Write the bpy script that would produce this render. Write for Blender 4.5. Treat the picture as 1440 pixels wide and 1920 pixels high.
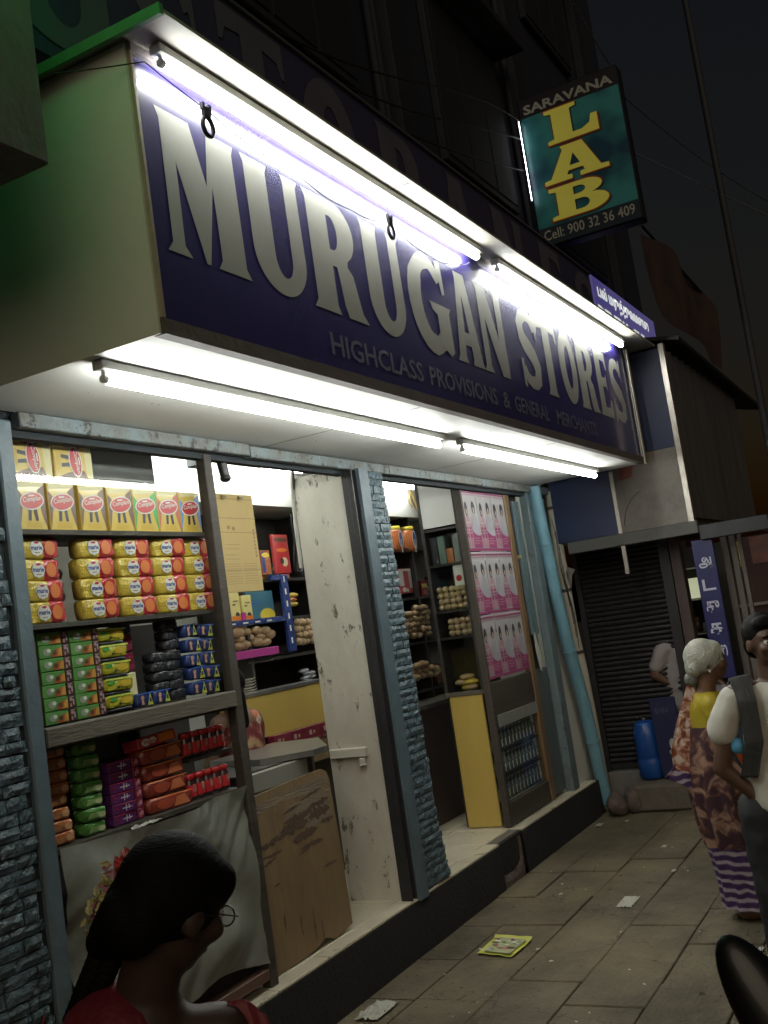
import bpy, bmesh, math, random
from mathutils import Vector, Matrix, Euler, noise
random.seed(7)
R = math.radians
scene = bpy.context.scene
for o in list(bpy.data.objects): bpy.data.objects.remove(o)
# ------------------------------------------------------------------ camera
YAW, PITCH, ROLL, FPX = 62.456, 6.224, -8.382, 1975.1
cd = bpy.data.cameras.new('camera'); cam = bpy.data.objects.new('camera', cd)
scene.collection.objects.link(cam); scene.camera = cam
def cam_matrix():
    y, p, r = R(YAW), R(PITCH), R(ROLL)
    f = Vector((math.sin(y)*math.cos(p), math.cos(y)*math.cos(p), math.sin(p)))
    rt = Vector((math.cos(y), -math.sin(y), 0)); up = rt.cross(f)
    c, s = math.cos(r), math.sin(r)
    rt2 = rt*c + up*s; up2 = up*c - rt*s
    m = Matrix((rt2, up2, -f)).transposed().to_4x4(); m.translation = Vector((0, 0, 1.66)); return m
cam.matrix_world = cam_matrix()
cd.sensor_fit = 'VERTICAL'; cd.sensor_height = 36.0; cd.lens = FPX/1920*36.0
cd.clip_start = .05; cd.clip_end = 500
# ------------------------------------------------------------------ night sky, weak street glow, exposure
world = bpy.data.worlds.new('World'); scene.world = world; world.use_nodes = True
wn = world.node_tree; bg = wn.nodes['Background']
sky = wn.nodes.new('ShaderNodeTexSky'); sky.sky_type = 'NISHITA'; sky.sun_disc = False
sky.sun_elevation = R(-1.5); sky.sun_rotation = R(200)
wn.links.new(sky.outputs[0], bg.inputs[0]); bg.inputs[1].default_value = .045
sd = bpy.data.lights.new('sun', 'SUN'); sd.energy = .50; sd.angle = R(45); sd.color = (1, .83, .60)
sun = bpy.data.objects.new('sun', sd); scene.collection.objects.link(sun)
sun.rotation_euler = Vector((.74, .44, -.40)).to_track_quat('-Z', 'Y').to_euler()
vs = scene.view_settings; vs.view_transform = 'Standard'; vs.look = 'None'; vs.exposure = 0; vs.gamma = 1; vs.use_curve_mapping = False
scene.render.engine = 'CYCLES'
# ------------------------------------------------------------------ materials
MATS = {}
def srgb(h):
    h = h.lstrip('#'); v = [int(h[i:i+2], 16)/255 for i in (0, 2, 4)]
    return tuple(((c+.055)/1.055)**2.4 if c > .04 else c/12.92 for c in v)
def dull(m, s=.15):
    m.node_tree.nodes['Principled BSDF'].inputs['Specular IOR Level'].default_value = s; return m
def mat(name, col, rough=.6, metal=0, col2=None, scale=6, amt=.5, bump=0, bscale=40, coat=0, stretch=None, detail=6, sheen=0, spots=None, world_space=False, cracks=False):
    """procedural painted / worn surface: two colours mixed by noise, optional relief and sparse dark spots"""
    if name in MATS: return MATS[name]
    m = bpy.data.materials.new(name); m.use_nodes = True; nt = m.node_tree; N = nt.nodes; L = nt.links
    b = N['Principled BSDF']; b.inputs['Roughness'].default_value = rough; b.inputs['Metallic'].default_value = metal
    b.inputs['Coat Weight'].default_value = coat; b.inputs['Coat Roughness'].default_value = .08
    col = (*col, 1) if len(col) == 3 else col
    tc = N.new('ShaderNodeTexCoord'); src = tc.outputs['Object']
    if world_space: src = N.new('ShaderNodeNewGeometry').outputs['Position']
    if stretch:
        mp = N.new('ShaderNodeMapping'); mp.inputs['Scale'].default_value = stretch; L.new(src, mp.inputs[0]); src = mp.outputs[0]
    b.inputs['Base Color'].default_value = col
    c2 = col2 if col2 else tuple(c*.7 for c in col[:3])
    nz = N.new('ShaderNodeTexNoise'); nz.inputs['Scale'].default_value = scale; nz.inputs['Detail'].default_value = detail; nz.inputs['Roughness'].default_value = .65
    L.new(src, nz.inputs['Vector'])
    cr = N.new('ShaderNodeValToRGB'); cr.color_ramp.elements[0].position = .5-.22; cr.color_ramp.elements[1].position = .5+.22
    L.new(nz.outputs['Fac'], cr.inputs[0])
    mx = N.new('ShaderNodeMix'); mx.data_type = 'RGBA'; mx.inputs['A'].default_value = col; mx.inputs['B'].default_value = (*c2, 1)
    ml = N.new('ShaderNodeMath'); ml.operation = 'MULTIPLY'; ml.inputs[1].default_value = amt
    L.new(cr.outputs[0], ml.inputs[0]); L.new(ml.outputs[0], mx.inputs['Factor'])
    out = mx.outputs['Result']
    if spots:
        sp, sc, lim = spots
        n2 = N.new('ShaderNodeTexNoise'); n2.inputs['Scale'].default_value = sc; n2.inputs['Detail'].default_value = 9; n2.inputs['Roughness'].default_value = .75
        L.new(src, n2.inputs['Vector'])
        c3 = N.new('ShaderNodeValToRGB'); c3.color_ramp.elements[0].position = lim; c3.color_ramp.elements[1].position = lim+.04; L.new(n2.outputs['Fac'], c3.inputs[0])
        m2 = N.new('ShaderNodeMix'); m2.data_type = 'RGBA'; m2.inputs['B'].default_value = (*sp, 1); L.new(out, m2.inputs['A']); L.new(c3.outputs[0], m2.inputs['Factor']); out = m2.outputs['Result']
    if cracks:
        dn = N.new('ShaderNodeTexNoise'); dn.inputs['Scale'].default_value = 3; dn.inputs['Detail'].default_value = 6; L.new(src, dn.inputs['Vector'])
        va = N.new('ShaderNodeVectorMath'); va.operation = 'MULTIPLY_ADD'; va.inputs[1].default_value = (.5, .5, .5); L.new(dn.outputs['Color'], va.inputs[0]); L.new(src, va.inputs[2])
        vo = N.new('ShaderNodeTexVoronoi'); vo.feature = 'DISTANCE_TO_EDGE'; vo.inputs['Scale'].default_value = 1.6; L.new(va.outputs[0], vo.inputs['Vector'])
        c4 = N.new('ShaderNodeValToRGB'); c4.color_ramp.elements[0].position = .001; c4.color_ramp.elements[1].position = .007; c4.color_ramp.elements[0].color = (.35, .35, .35, 1); L.new(vo.outputs['Distance'], c4.inputs[0])
        n5 = N.new('ShaderNodeTexNoise'); n5.inputs['Scale'].default_value = 1.1; n5.inputs['Detail'].default_value = 8; n5.inputs['Roughness'].default_value = .7; L.new(src, n5.inputs['Vector'])
        c5 = N.new('ShaderNodeValToRGB'); c5.color_ramp.elements[0].position = .36; c5.color_ramp.elements[0].color = (.42, .40, .38, 1); c5.color_ramp.elements[1].position = .62; c5.color_ramp.elements[1].color = (1, 1, 1, 1); L.new(n5.outputs['Fac'], c5.inputs[0])
        m4 = N.new('ShaderNodeMix'); m4.data_type = 'RGBA'; m4.blend_type = 'MULTIPLY'; m4.inputs['Factor'].default_value = .95; L.new(out, m4.inputs['A']); L.new(c5.outputs[0], m4.inputs['B'])
        m5 = N.new('ShaderNodeMix'); m5.data_type = 'RGBA'; m5.inputs['A'].default_value = (.02, .018, .014, 1); L.new(c4.outputs[0], m5.inputs['Factor']); L.new(m4.outputs['Result'], m5.inputs['B']); out = m5.outputs['Result']
    L.new(out, b.inputs['Base Color'])
    if bump:
        n3 = N.new('ShaderNodeTexNoise'); n3.inputs['Scale'].default_value = bscale; n3.inputs['Detail'].default_value = 8; L.new(src, n3.inputs['Vector'])
        bp = N.new('ShaderNodeBump'); bp.inputs['Strength'].default_value = bump; bp.inputs['Distance'].default_value = .01
        L.new(n3.outputs['Fac'], bp.inputs['Height']); L.new(bp.outputs[0], b.inputs['Normal'])
    MATS[name] = m; return m
def emat(name, col, s):
    if name in MATS: return MATS[name]
    m = bpy.data.materials.new(name); m.use_nodes = True; b = m.node_tree.nodes['Principled BSDF']
    b.inputs['Base Color'].default_value = (.8, .8, .8, 1); b.inputs['Emission Color'].default_value = (*col, 1); b.inputs['Emission Strength'].default_value = s
    MATS[name] = m; return m
def glassmat(name, tint=(.92, .95, .93), rough=.02, base=.03):
    if name in MATS: return MATS[name]
    m = bpy.data.materials.new(name); m.use_nodes = True; nt = m.node_tree; N = nt.nodes; L = nt.links
    N.remove(N['Principled BSDF']); out = N['Material Output']
    t = N.new('ShaderNodeBsdfTransparent'); t.inputs[0].default_value = (*tint, 1)
    g = N.new('ShaderNodeBsdfGlossy'); g.inputs['Roughness'].default_value = rough
    lw = N.new('ShaderNodeLayerWeight'); lw.inputs[0].default_value = .5
    pw = N.new('ShaderNodeMath'); pw.operation = 'POWER'; pw.inputs[1].default_value = 5; L.new(lw.outputs['Facing'], pw.inputs[0])
    ma = N.new('ShaderNodeMath'); ma.operation = 'MULTIPLY_ADD'; ma.inputs[1].default_value = .95; ma.inputs[2].default_value = base; L.new(pw.outputs[0], ma.inputs[0])
    x = N.new('ShaderNodeMixShader'); L.new(ma.outputs[0], x.inputs[0]); L.new(t.outputs[0], x.inputs[1]); L.new(g.outputs[0], x.inputs[2]); L.new(x.outputs[0], out.inputs[0])
    MATS[name] = m; return m
# ------------------------------------------------------------------ object helpers
COL = scene.collection
def tag(o, label=None, cat=None, group=None, kind=None):
    if label: o['label'] = label
    if cat: o['category'] = cat
    if group: o['group'] = group
    if kind: o['kind'] = kind
    return o
def thing(name, label, cat, loc=(0, 0, 0), group=None, rz=0):
    o = bpy.data.objects.new(name, None); COL.objects.link(o); o.location = loc; o.rotation_euler = (0, 0, rz); o.empty_display_size = .1
    return tag(o, label, cat, group)
def copy_tree(o, loc=None, rz=None, label=None, parent=None, rot=None):
    c = o.copy(); COL.objects.link(c); c.parent = parent
    if loc is not None: c.location = loc
    if rz is not None: c.rotation_euler = (0, 0, rz)
    if rot is not None: c.rotation_euler = rot
    if label: c['label'] = label
    for ch in CH.get(o.name, []):
        n = copy_tree(ch, parent=c); CH.setdefault(c.name, []).append(n)
    return c
CH = {}
def link(o, parent=None):
    COL.objects.link(o)
    if parent is not None: o.parent = parent; CH.setdefault(parent.name, []).append(o)
    return o
class MB:
    """collects shapes and links them as one mesh object"""
    def __init__(s): s.v = []; s.f = []; s.m = []; s.sm = []
    def add(s, vs, fs, mi=0, smooth=False):
        n = len(s.v); s.v += [tuple(v) for v in vs]
        for f in fs: s.f.append([i+n for i in f]); s.m.append(mi); s.sm.append(smooth)
        return s
    def box(s, x0, x1, y0, y1, z0, z1, mi=0, bev=0, T=None):
        b = bev
        if not b:
            vs = [(x, y, z) for x in (x0, x1) for y in (y0, y1) for z in (z0, z1)]
            fs = [(0, 1, 3, 2), (4, 6, 7, 5), (0, 4, 5, 1), (2, 3, 7, 6), (0, 2, 6, 4), (1, 5, 7, 3)]
        else:
            bm = bmesh.new(); r = bmesh.ops.create_cube(bm, size=1)
            for v in bm.verts: v.co = Vector(((x0+x1)/2+v.co.x*(x1-x0), (y0+y1)/2+v.co.y*(y1-y0), (z0+z1)/2+v.co.z*(z1-z0)))
            bmesh.ops.bevel(bm, geom=bm.edges[:], offset=b, segments=1, affect='EDGES')
            bm.verts.index_update(); vs = [v.co.copy() for v in bm.verts]; fs = [[v.index for v in f.verts] for f in bm.faces]; bm.free()
        if T: vs = [T @ Vector(v) for v in vs]
        return s.add(vs, fs, mi)
    def quad(s, a, b, c, d, mi=0): return s.add([a, b, c, d], [(0, 1, 2, 3)], mi)
    def cyl(s, p0, p1, r0, r1=None, n=12, mi=0, caps=True):
        r1 = r0 if r1 is None else r1; p0 = Vector(p0); p1 = Vector(p1); d = (p1-p0).normalized()
        a = d.orthogonal().normalized(); b = d.cross(a); vs = []
        for p, r in ((p0, r0), (p1, r1)):
            for i in range(n): t = 2*math.pi*i/n; vs.append(p+a*r*math.cos(t)+b*r*math.sin(t))
        s.add(vs, [(i, (i+1) % n, n+(i+1) % n, n+i) for i in range(n)], mi, True)
        if caps: s.add(vs[:n], [list(range(n))[::-1]], mi); s.add(vs[n:], [list(range(n))], mi)
        return s
    def tube(s, pts, r, n=8, mi=0):
        pts = [Vector(p) for p in pts]; vs = []; rr = r if isinstance(r, (list, tuple)) else [r]*len(pts); a = None
        for k, p in enumerate(pts):
            d = (pts[min(k+1, len(pts)-1)]-pts[max(k-1, 0)]).normalized()
            if a is None: a = d.orthogonal().normalized()
            a = (a-d*a.dot(d)).normalized(); b = d.cross(a)
            for i in range(n): t = 2*math.pi*i/n; vs.append(p+(a*math.cos(t)+b*math.sin(t))*rr[k])
        fs = []
        for k in range(len(pts)-1):
            for i in range(n): fs.append((k*n+i, k*n+(i+1) % n, (k+1)*n+(i+1) % n, (k+1)*n+i))
        s.add(vs, fs, mi, True); s.add(vs[:n], [list(range(n))[::-1]], mi); s.add(vs[-n:], [list(range(n))], mi); return s
    def ell(s, c, r, mi=0, nu=16, nv=10, T=None, disp=0, seed=0):
        vs = []; c = Vector(c)
        for j in range(nv+1):
            ph = math.pi*j/nv
            for i in range(nu):
                t = 2*math.pi*i/nu; q = Vector((r[0]*math.sin(ph)*math.cos(t), r[1]*math.sin(ph)*math.sin(t), r[2]*math.cos(ph)))
                if disp: q *= 1+disp*noise.noise(q*9+Vector((seed, 0, 0)))
                if T: q = T @ q
                vs.append(c+q)
        fs = [(j*nu+i, (j+1)*nu+i, (j+1)*nu+(i+1) % nu, j*nu+(i+1) % nu) for j in range(nv) for i in range(nu)]
        return s.add(vs, fs, mi, True)
    def lathe(s, c, prof, n=16, mi=0):
        vs = []
        for r, z in prof:
            for i in range(n): t = 2*math.pi*i/n; vs.append((c[0]+r*math.cos(t), c[1]+r*math.sin(t), c[2]+z))
        fs = [(k*n+i, k*n+(i+1) % n, (k+1)*n+(i+1) % n, (k+1)*n+i) for k in range(len(prof)-1) for i in range(n)]
        return s.add(vs, fs, mi, True)
    def disc(s, c, rx, rz, mi=0, n=24, y=0, rot=0):
        # flat print: an ellipse facing -Y
        vs = []
        for i in range(n):
            t = -2*math.pi*i/n; a, b = rx*math.cos(t), rz*math.sin(t)
            vs.append((c[0]+a*math.cos(rot)-b*math.sin(rot), y, c[1]+a*math.sin(rot)+b*math.cos(rot)))
        return s.add(vs, [list(range(n))], mi)
    def poly(s, pts, y=0, mi=0, depth=0):
        n = len(pts); s.add([(p[0], y, p[1]) for p in pts], [list(range(n))], mi)
        if depth:
            s.add([(p[0], y, p[1]) for p in pts]+[(p[0], y+depth, p[1]) for p in pts], [(i, (i+1) % n, n+(i+1) % n, n+i) for i in range(n)], mi)
        return s
    def mesh(s, me, T, mi=0):
        return s.add([T @ v.co for v in me.vertices], [list(p.vertices) for p in me.polygons], mi)
    def data(s, name, mats, bevel=0):
        me = bpy.data.meshes.new(name); me.from_pydata(s.v, [], s.f)
        for m in (mats if isinstance(mats, (list, tuple)) else [mats]): me.materials.append(m)
        me.polygons.foreach_set('material_index', s.m); me.polygons.foreach_set('use_smooth', s.sm); me.update(); return me
    def build(s, name, mats, parent=None, loc=(0, 0, 0), rot=(0, 0, 0)):
        o = bpy.data.objects.new(name, s.data(name, mats)); o.location = loc; o.rotation_euler = rot; return link(o, parent)
def inst(name, me, parent=None, loc=(0, 0, 0), rot=(0, 0, 0), sc=(1, 1, 1)):
    o = bpy.data.objects.new(name, me); o.location = loc; o.rotation_euler = rot; o.scale = sc; return link(o, parent)
TX = {}
def text_data(txt, bold=0, res=2, ext=0):
    k = (txt, bold, res, ext)
    if k in TX: return TX[k]
    c = bpy.data.curves.new('lettering', 'FONT'); c.body = txt; c.size = 1; c.offset = bold; c.resolution_u = res; c.extrude = ext
    o = bpy.data.objects.new('lettering', c); COL.objects.link(o); bpy.context.view_layer.update()
    me = bpy.data.meshes.new_from_object(o.evaluated_get(bpy.context.evaluated_depsgraph_get())); bpy.data.objects.remove(o)
    if len(me.vertices):
        xs = [v.co.x for v in me.vertices]; ys = [v.co.y for v in me.vertices]; me['bb'] = (min(xs), max(xs), min(ys), max(ys))
    else: me['bb'] = (0, 1, 0, 1)
    TX[k] = me; return me
def put_text(mb, txt, x0, z0, w, h, y=0, mi=0, bold=0, rot=0, res=2, ext=0, italic=0):
    """flat lettering facing -Y, fitted into a box"""
    me = text_data(txt, bold, res, ext/h if h else 0); a = me['bb']; sx = w/(a[1]-a[0]); sz = h/(a[3]-a[2])
    T = Matrix.Translation((x0, y, z0)) @ Matrix.Rotation(-rot, 4, 'Y') @ Matrix(((sx, italic*sz, 0, -a[0]*sx-italic*sz*a[2]), (0, 0, -sz if ext else 0, 0), (0, sz, 0, -a[2]*sz), (0, 0, 0, 1)))
    return mb.mesh(me, T, mi)
ORD = ['first', 'second', 'third', 'fourth', 'fifth', 'sixth', 'seventh', 'eighth', 'ninth', 'tenth']
def row_word(r, n):
    if r == 0: return 'top'
    if r == n-1: return 'bottom'
    return ORD[r]
# ------------------------------------------------------------------ palette
M_sign = mat('blue_flex_sheet', (.022, .017, .105), .25, col2=(.038, .028, .15), scale=9, amt=.5, coat=.5)
M_letter = mat('silver_letter_vinyl', (.34, .34, .285), .4, col2=(.25, .25, .22), scale=5, amt=.6, coat=.3)
M_letter2 = mat('grey_letter_vinyl', (.12, .125, .17), .45, col2=(.08, .08, .12), scale=7)
M_white = mat('white_painted_sheet', (.70, .70, .67), .5, col2=(.52, .52, .48), scale=3, amt=.5, bump=.05, bscale=12, spots=((.25, .22, .17), 30, .72))
M_sidep = mat('cream_side_sheet', (.74, .72, .64), .5, col2=(.60, .58, .50), scale=2.2, amt=.5, bump=.06, bscale=8, spots=((.10, .09, .08), 26, .71))
M_trim = mat('aluminium_trim', (.45, .42, .38), .35, .7, col2=(.25, .2, .16), scale=14)
M_brick = mat('blue_painted_brick', (.115, .170, .200), .45, col2=(.05, .08, .098), scale=22, amt=.8, bump=.7, bscale=70, spots=((.025, .04, .05), 30, .57), world_space=True)
M_brick_shade = mat('shaded_blue_painted_brick', (.085, .13, .155), .45, col2=(.045, .07, .085), scale=25, amt=.8, bump=.7, bscale=80, spots=((.03, .04, .045), 26, .56), world_space=True)  # blue brick paint darkened for the dimmer light on the left wall
M_bluep = mat('blue_grey_render', (.105, .150, .178), .5, col2=(.06, .09, .108), scale=7, bump=.35, bscale=30, spots=((.05, .055, .06), 20, .66))
M_joint = mat('dark_mortar', (.022, .028, .032), .9, bump=.3)
M_plaster = mat('scuffed_white_plaster', (.60, .585, .50), .6, col2=(.38, .345, .28), scale=2.6, amt=.9, bump=.35, bscale=18, spots=((.13, .11, .08), 9, .575), stretch=(1, 1, .55))
M_black = mat('black_shutter_channel', (.018, .019, .022), .5, col2=(.04, .035, .03), scale=30, bump=.3)
M_wood = mat('dark_weathered_wood', (.055, .045, .034), .6, col2=(.028, .023, .018), scale=5, amt=.8, bump=.4, bscale=30, stretch=(1, 1, 8))
M_woodh = mat('weathered_wood_beam', (.115, .10, .075), .6, col2=(.06, .05, .037), scale=6, amt=.8, bump=.4, bscale=30, stretch=(.6, 5, 5))
M_woodbr = mat('brown_varnished_wood', (.20, .125, .06), .45, col2=(.10, .06, .03), scale=6, amt=.8, bump=.3, bscale=30, stretch=(4, 4, .5))
M_beam = mat('blue_grey_beam', (.15, .20, .215), .6, col2=(.10, .085, .065), scale=9, amt=1, bump=.6, bscale=40, spots=((.03, .026, .022), 16, .56), world_space=True)
M_tile = mat('cream_floor_tile', (.60, .55, .42), .28, col2=(.42, .38, .28), scale=4, amt=.8, spots=((.13, .11, .08), 9, .60), world_space=True)
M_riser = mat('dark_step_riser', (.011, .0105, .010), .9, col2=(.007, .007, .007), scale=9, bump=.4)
M_slab = mat('pavement_slab', (.18, .148, .088), .8, col2=(.115, .094, .058), scale=2.6, amt=.9, bump=.9, bscale=45, spots=((.045, .04, .03), 15, .61), world_space=True, cracks=True)
M_ground = mat('asphalt_ground', (.05, .048, .045), .85, bump=.6, bscale=60)
M_soil = mat('joint_soil', (.03, .027, .022), .95, bump=.5)
M_ply = mat('worn_plywood_board', (.215, .145, .070), .65, col2=(.12, .08, .042), scale=5, amt=.8, bump=.4, bscale=40, stretch=(1, 1, .35), spots=((.05, .032, .022), 5.5, .61))
M_yel = mat('yellow_laminate', (.50, .37, .09), .45, col2=(.40, .28, .07), scale=4, amt=.6, bump=.08, stretch=(1, 1, .3), spots=((.2, .13, .05), 18, .7))
M_steel = mat('brushed_steel_top', (.45, .46, .45), .3, .85, col2=(.3, .3, .3), scale=20)
M_dark = mat('dark_interior_wood', (.030, .024, .020), .6, col2=(.018, .015, .013), scale=6)
M_wall = mat('interior_wall', (.55, .55, .50), .7, col2=(.4, .4, .36), scale=3, bump=.1)
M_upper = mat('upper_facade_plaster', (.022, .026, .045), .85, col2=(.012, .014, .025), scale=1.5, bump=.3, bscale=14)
M_tube = emat('fluorescent_tube', (.97, 1.0, .95), 46)
M_tubei = emat('inner_fluorescent_tube', (.97, 1.0, .94), 50)
M_batten = mat('tube_batten', (.7, .7, .66), .5)
M_cap = mat('tube_end_cap', (.35, .33, .3), .5)
M_blk = mat('black_plastic', (.012, .012, .013), .4)
M_wire = mat('black_wire', (.015, .014, .014), .6)
M_glass = glassmat('window_glass')
M_print_w = mat('white_print', (.78, .77, .72), .35); M_print_r = mat('red_print', (.50, .025, .03), .3); M_print_dk = mat('dark_print', (.03, .025, .04), .4)
M_print_b = mat('navy_print', (.02, .03, .22), .35); M_print_pk = mat('pink_print', (.62, .10, .28), .35); M_print_tan = mat('tan_print', (.42, .22, .11), .4)
M_print_y = mat('yellow_print', (.75, .58, .05), .35); M_print_g = mat('green_print', (.06, .35, .07), .35); M_print_o = mat('orange_print', (.75, .22, .02), .35)
M_print_br = mat('brown_print', (.12, .06, .03), .4); M_print_bl = mat('bright_blue_print', (.03, .12, .55), .35); M_print_cr = mat('cream_print', (.75, .66, .42), .4)
M_foil_dk = mat('dark_foil', (.03, .03, .035), .3, .2)
# ================================================================== SETTING
# ground, pavement with its slabs, step
def struct(o): return tag(o, kind='structure')
struct(MB().box(-60, 80, -60, 60, -.30, -.06).build('ground', M_ground))
pav = struct(MB().box(-6, 26, -1.6, 2.70, -.2, -.012).build('pavement', M_soil))
struct(MB().box(-6, 26, -1.78, -1.604, -.2, .0).build('kerb', M_slab))
slab_me = []
for k in range(5):
    b = MB(); b.box(0, .518, 0, .3455, -.05, 0, bev=.004); slab_me.append(b.data('paving_slab', M_slab))
cnt = 0
far = MB()
for j in range(12):
    y0 = 2.45-.35*(j+1) if j else 2.45-.35
    off = .26 if j % 2 else 0
    for i in range(-2, 46):
        x0 = 1.17+.5235*i+off
        dz = random.uniform(-.006, .003); near = 2.6 < x0 < 9.2 and y0 > -.1 and not (x0 > 7.7 and y0 > 1.4)
        tl = (random.uniform(-.006, .006), random.uniform(-.004, .004), random.uniform(-.008, .008))
        if near and cnt < 290:
            inst('paving_slab', slab_me[cnt % 5], pav, (x0+random.uniform(-.003, .003), y0+random.uniform(-.003, .003), dz), tl); cnt += 1
        else: far.box(x0, x0+.512, y0, y0+.342, -.05, dz-.001, bev=0)
for i in range(-2, 46): far.box(1.17+.5235*i, 1.17+.5235*i+.512, 2.456, 2.695, -.05, random.uniform(-.008, -.003))
tag(far.build('paving_slab', M_slab, pav), kind='stuff')
# crumbs of litter too small to count
lit = MB()
for k in range(150):
    x = random.uniform(3.5, 8); y = random.uniform(.6, 2.6); s = random.uniform(.003, .010) if k > 22 else random.uniform(.01, .022)
    a = random.uniform(0, 6); lit.add([(x+s*math.cos(a+t)*random.uniform(.5, 1), y+s*math.sin(a+t)*random.uniform(.5, 1), .002+random.uniform(0, .004)) for t in (0, 1.3, 2.6, 4.1, 5.3)], [(0, 1, 2, 3, 4)], 0 if random.random() < .5 else 1)
tag(lit.build('litter_crumbs', [mat('crumb_pale', (.55, .53, .45), .8), mat('crumb_dark', (.03, .025, .02), .9)]), 'tiny pale and dark crumbs scattered over the pavement slabs', 'litter', kind='stuff')

# ================================================================== SHOP BUILDING
shop = thing('shop_building', 'small brick-fronted general store with two lit openings under the long blue signboard', 'building', (0, 0, 0))
FZ = .265
# raised floor slab and dark step riser with a broken notch
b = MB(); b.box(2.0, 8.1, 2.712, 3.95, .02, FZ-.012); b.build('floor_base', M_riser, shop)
flo = MB().box(2.0, 8.1, 2.73, 3.95, FZ-.012, FZ-.006).build('floor', mat('tile_grout', (.12, .10, .08), .9), shop)
tm = MB().box(0, .394, 0, .394, -.012, 0, bev=.003).data('floor_tile', M_tile); te = MB().box(0, .394, 0, .094, -.014, 0, bev=.003).data('edge_tile', M_tile)
for i in range(15):
    x = 2.05+.4*i
    if not 6.0 < x < 6.35: inst('edge_tile', te, flo, (x, 2.704, FZ+random.uniform(-.002, .001)), (0, 0, random.uniform(-.004, .004)))
    for j in range(3):
        inst('floor_tile', tm, flo, (x, 2.802+.4*j, FZ+random.uniform(-.001, .001)))
rz = MB()
prof = [2.0]+[2.0+.13*i for i in range(1, 48)]
for i in range(47):
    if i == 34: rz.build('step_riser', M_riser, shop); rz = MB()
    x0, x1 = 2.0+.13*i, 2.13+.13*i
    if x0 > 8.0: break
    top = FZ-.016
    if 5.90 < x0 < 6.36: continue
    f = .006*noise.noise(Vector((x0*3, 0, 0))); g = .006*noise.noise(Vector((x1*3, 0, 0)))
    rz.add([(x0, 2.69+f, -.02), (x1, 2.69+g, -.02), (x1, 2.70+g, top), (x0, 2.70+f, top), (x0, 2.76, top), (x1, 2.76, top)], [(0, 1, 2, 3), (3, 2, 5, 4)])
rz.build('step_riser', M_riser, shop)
M_rub = mat('broken_brickwork', (.13, .095, .08), .9, col2=(.05, .04, .035), scale=12, amt=.9, bump=1, bscale=35)
b = MB()
vs = []
for j in range(7):
    for i in range(13):
        x = 5.965+.415*i/12; z = -.02+(FZ-.01)*j/6
        inside = math.sin(math.pi*i/12)*min(1, max(0, (z-.05)/.1)); y = 2.70+.10*inside+.035*inside*noise.noise(Vector((x*14, z*14, 3)))
        vs.append((x, y, z-(.03*inside*abs(noise.noise(Vector((x*9, 5, 0)))) if j == 6 else 0)))
b.add(vs, [(j*13+i, j*13+i+1, (j+1)*13+i+1, (j+1)*13+i) for j in range(6) for i in range(12)], 0)
b.build('broken_step_edge', M_rub, shop)
# walls: left pier, middle pier, rear, ceiling, right end
b = MB(); b.box(-4, 2.55, 2.745, 3.1, 0, 2.585); b.build('left_wall', M_joint, shop)
b = MB(); b.box(-4, 8.35, 3.95, 4.1, 0, 3.1); b.box(7.75, 8.35, 2.80, 3.95, 0, 3.0); b.box(-4, -3.8, 3.1, 3.95, 0, 3.1); b.build('rear_wall', M_wall, shop)
b = MB(); b.box(-4, 8.35, 2.76, 4.1, 2.90, 3.0); b.build('ceiling', mat('grey_ceiling', (.28, .28, .26), .8), shop)
b = MB(); b.box(4.89, 5.30, 2.77, 3.09, FZ, 2.545); b.build('pier', M_plaster, shop)
b = MB(); b.box(4.872, 4.930, 2.735, 2.768, FZ-.02, 2.55); b.box(4.872, 4.882, 2.705, 2.734, FZ-.02, 2.55); b.box(4.920, 4.930, 2.705, 2.734, FZ-.02, 2.55); b.build('shutter_guide', M_black, shop)
# upper facade
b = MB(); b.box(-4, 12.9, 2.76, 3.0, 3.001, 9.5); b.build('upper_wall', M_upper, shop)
b = MB(); b.box(2.42, 8.1, 2.757, 2.80, 2.50, 2.59); b.box(2.0, 8.1, 2.80, 2.88, 2.545, 2.9); b.build('lintel', M_joint, shop)
# painted beam segments over the openings
bm_ = MB(); bm_.box(0, 1.36, 0, .045, 0, .055, bev=.004); bme = bm_.data('beam', M_beam)
for i in range(4): inst('beam_segment', bme, shop, (2.60+1.365*i, 2.705, 2.522+random.uniform(-.004, .004)), (0, random.uniform(-.003, .003), 0))
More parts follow.
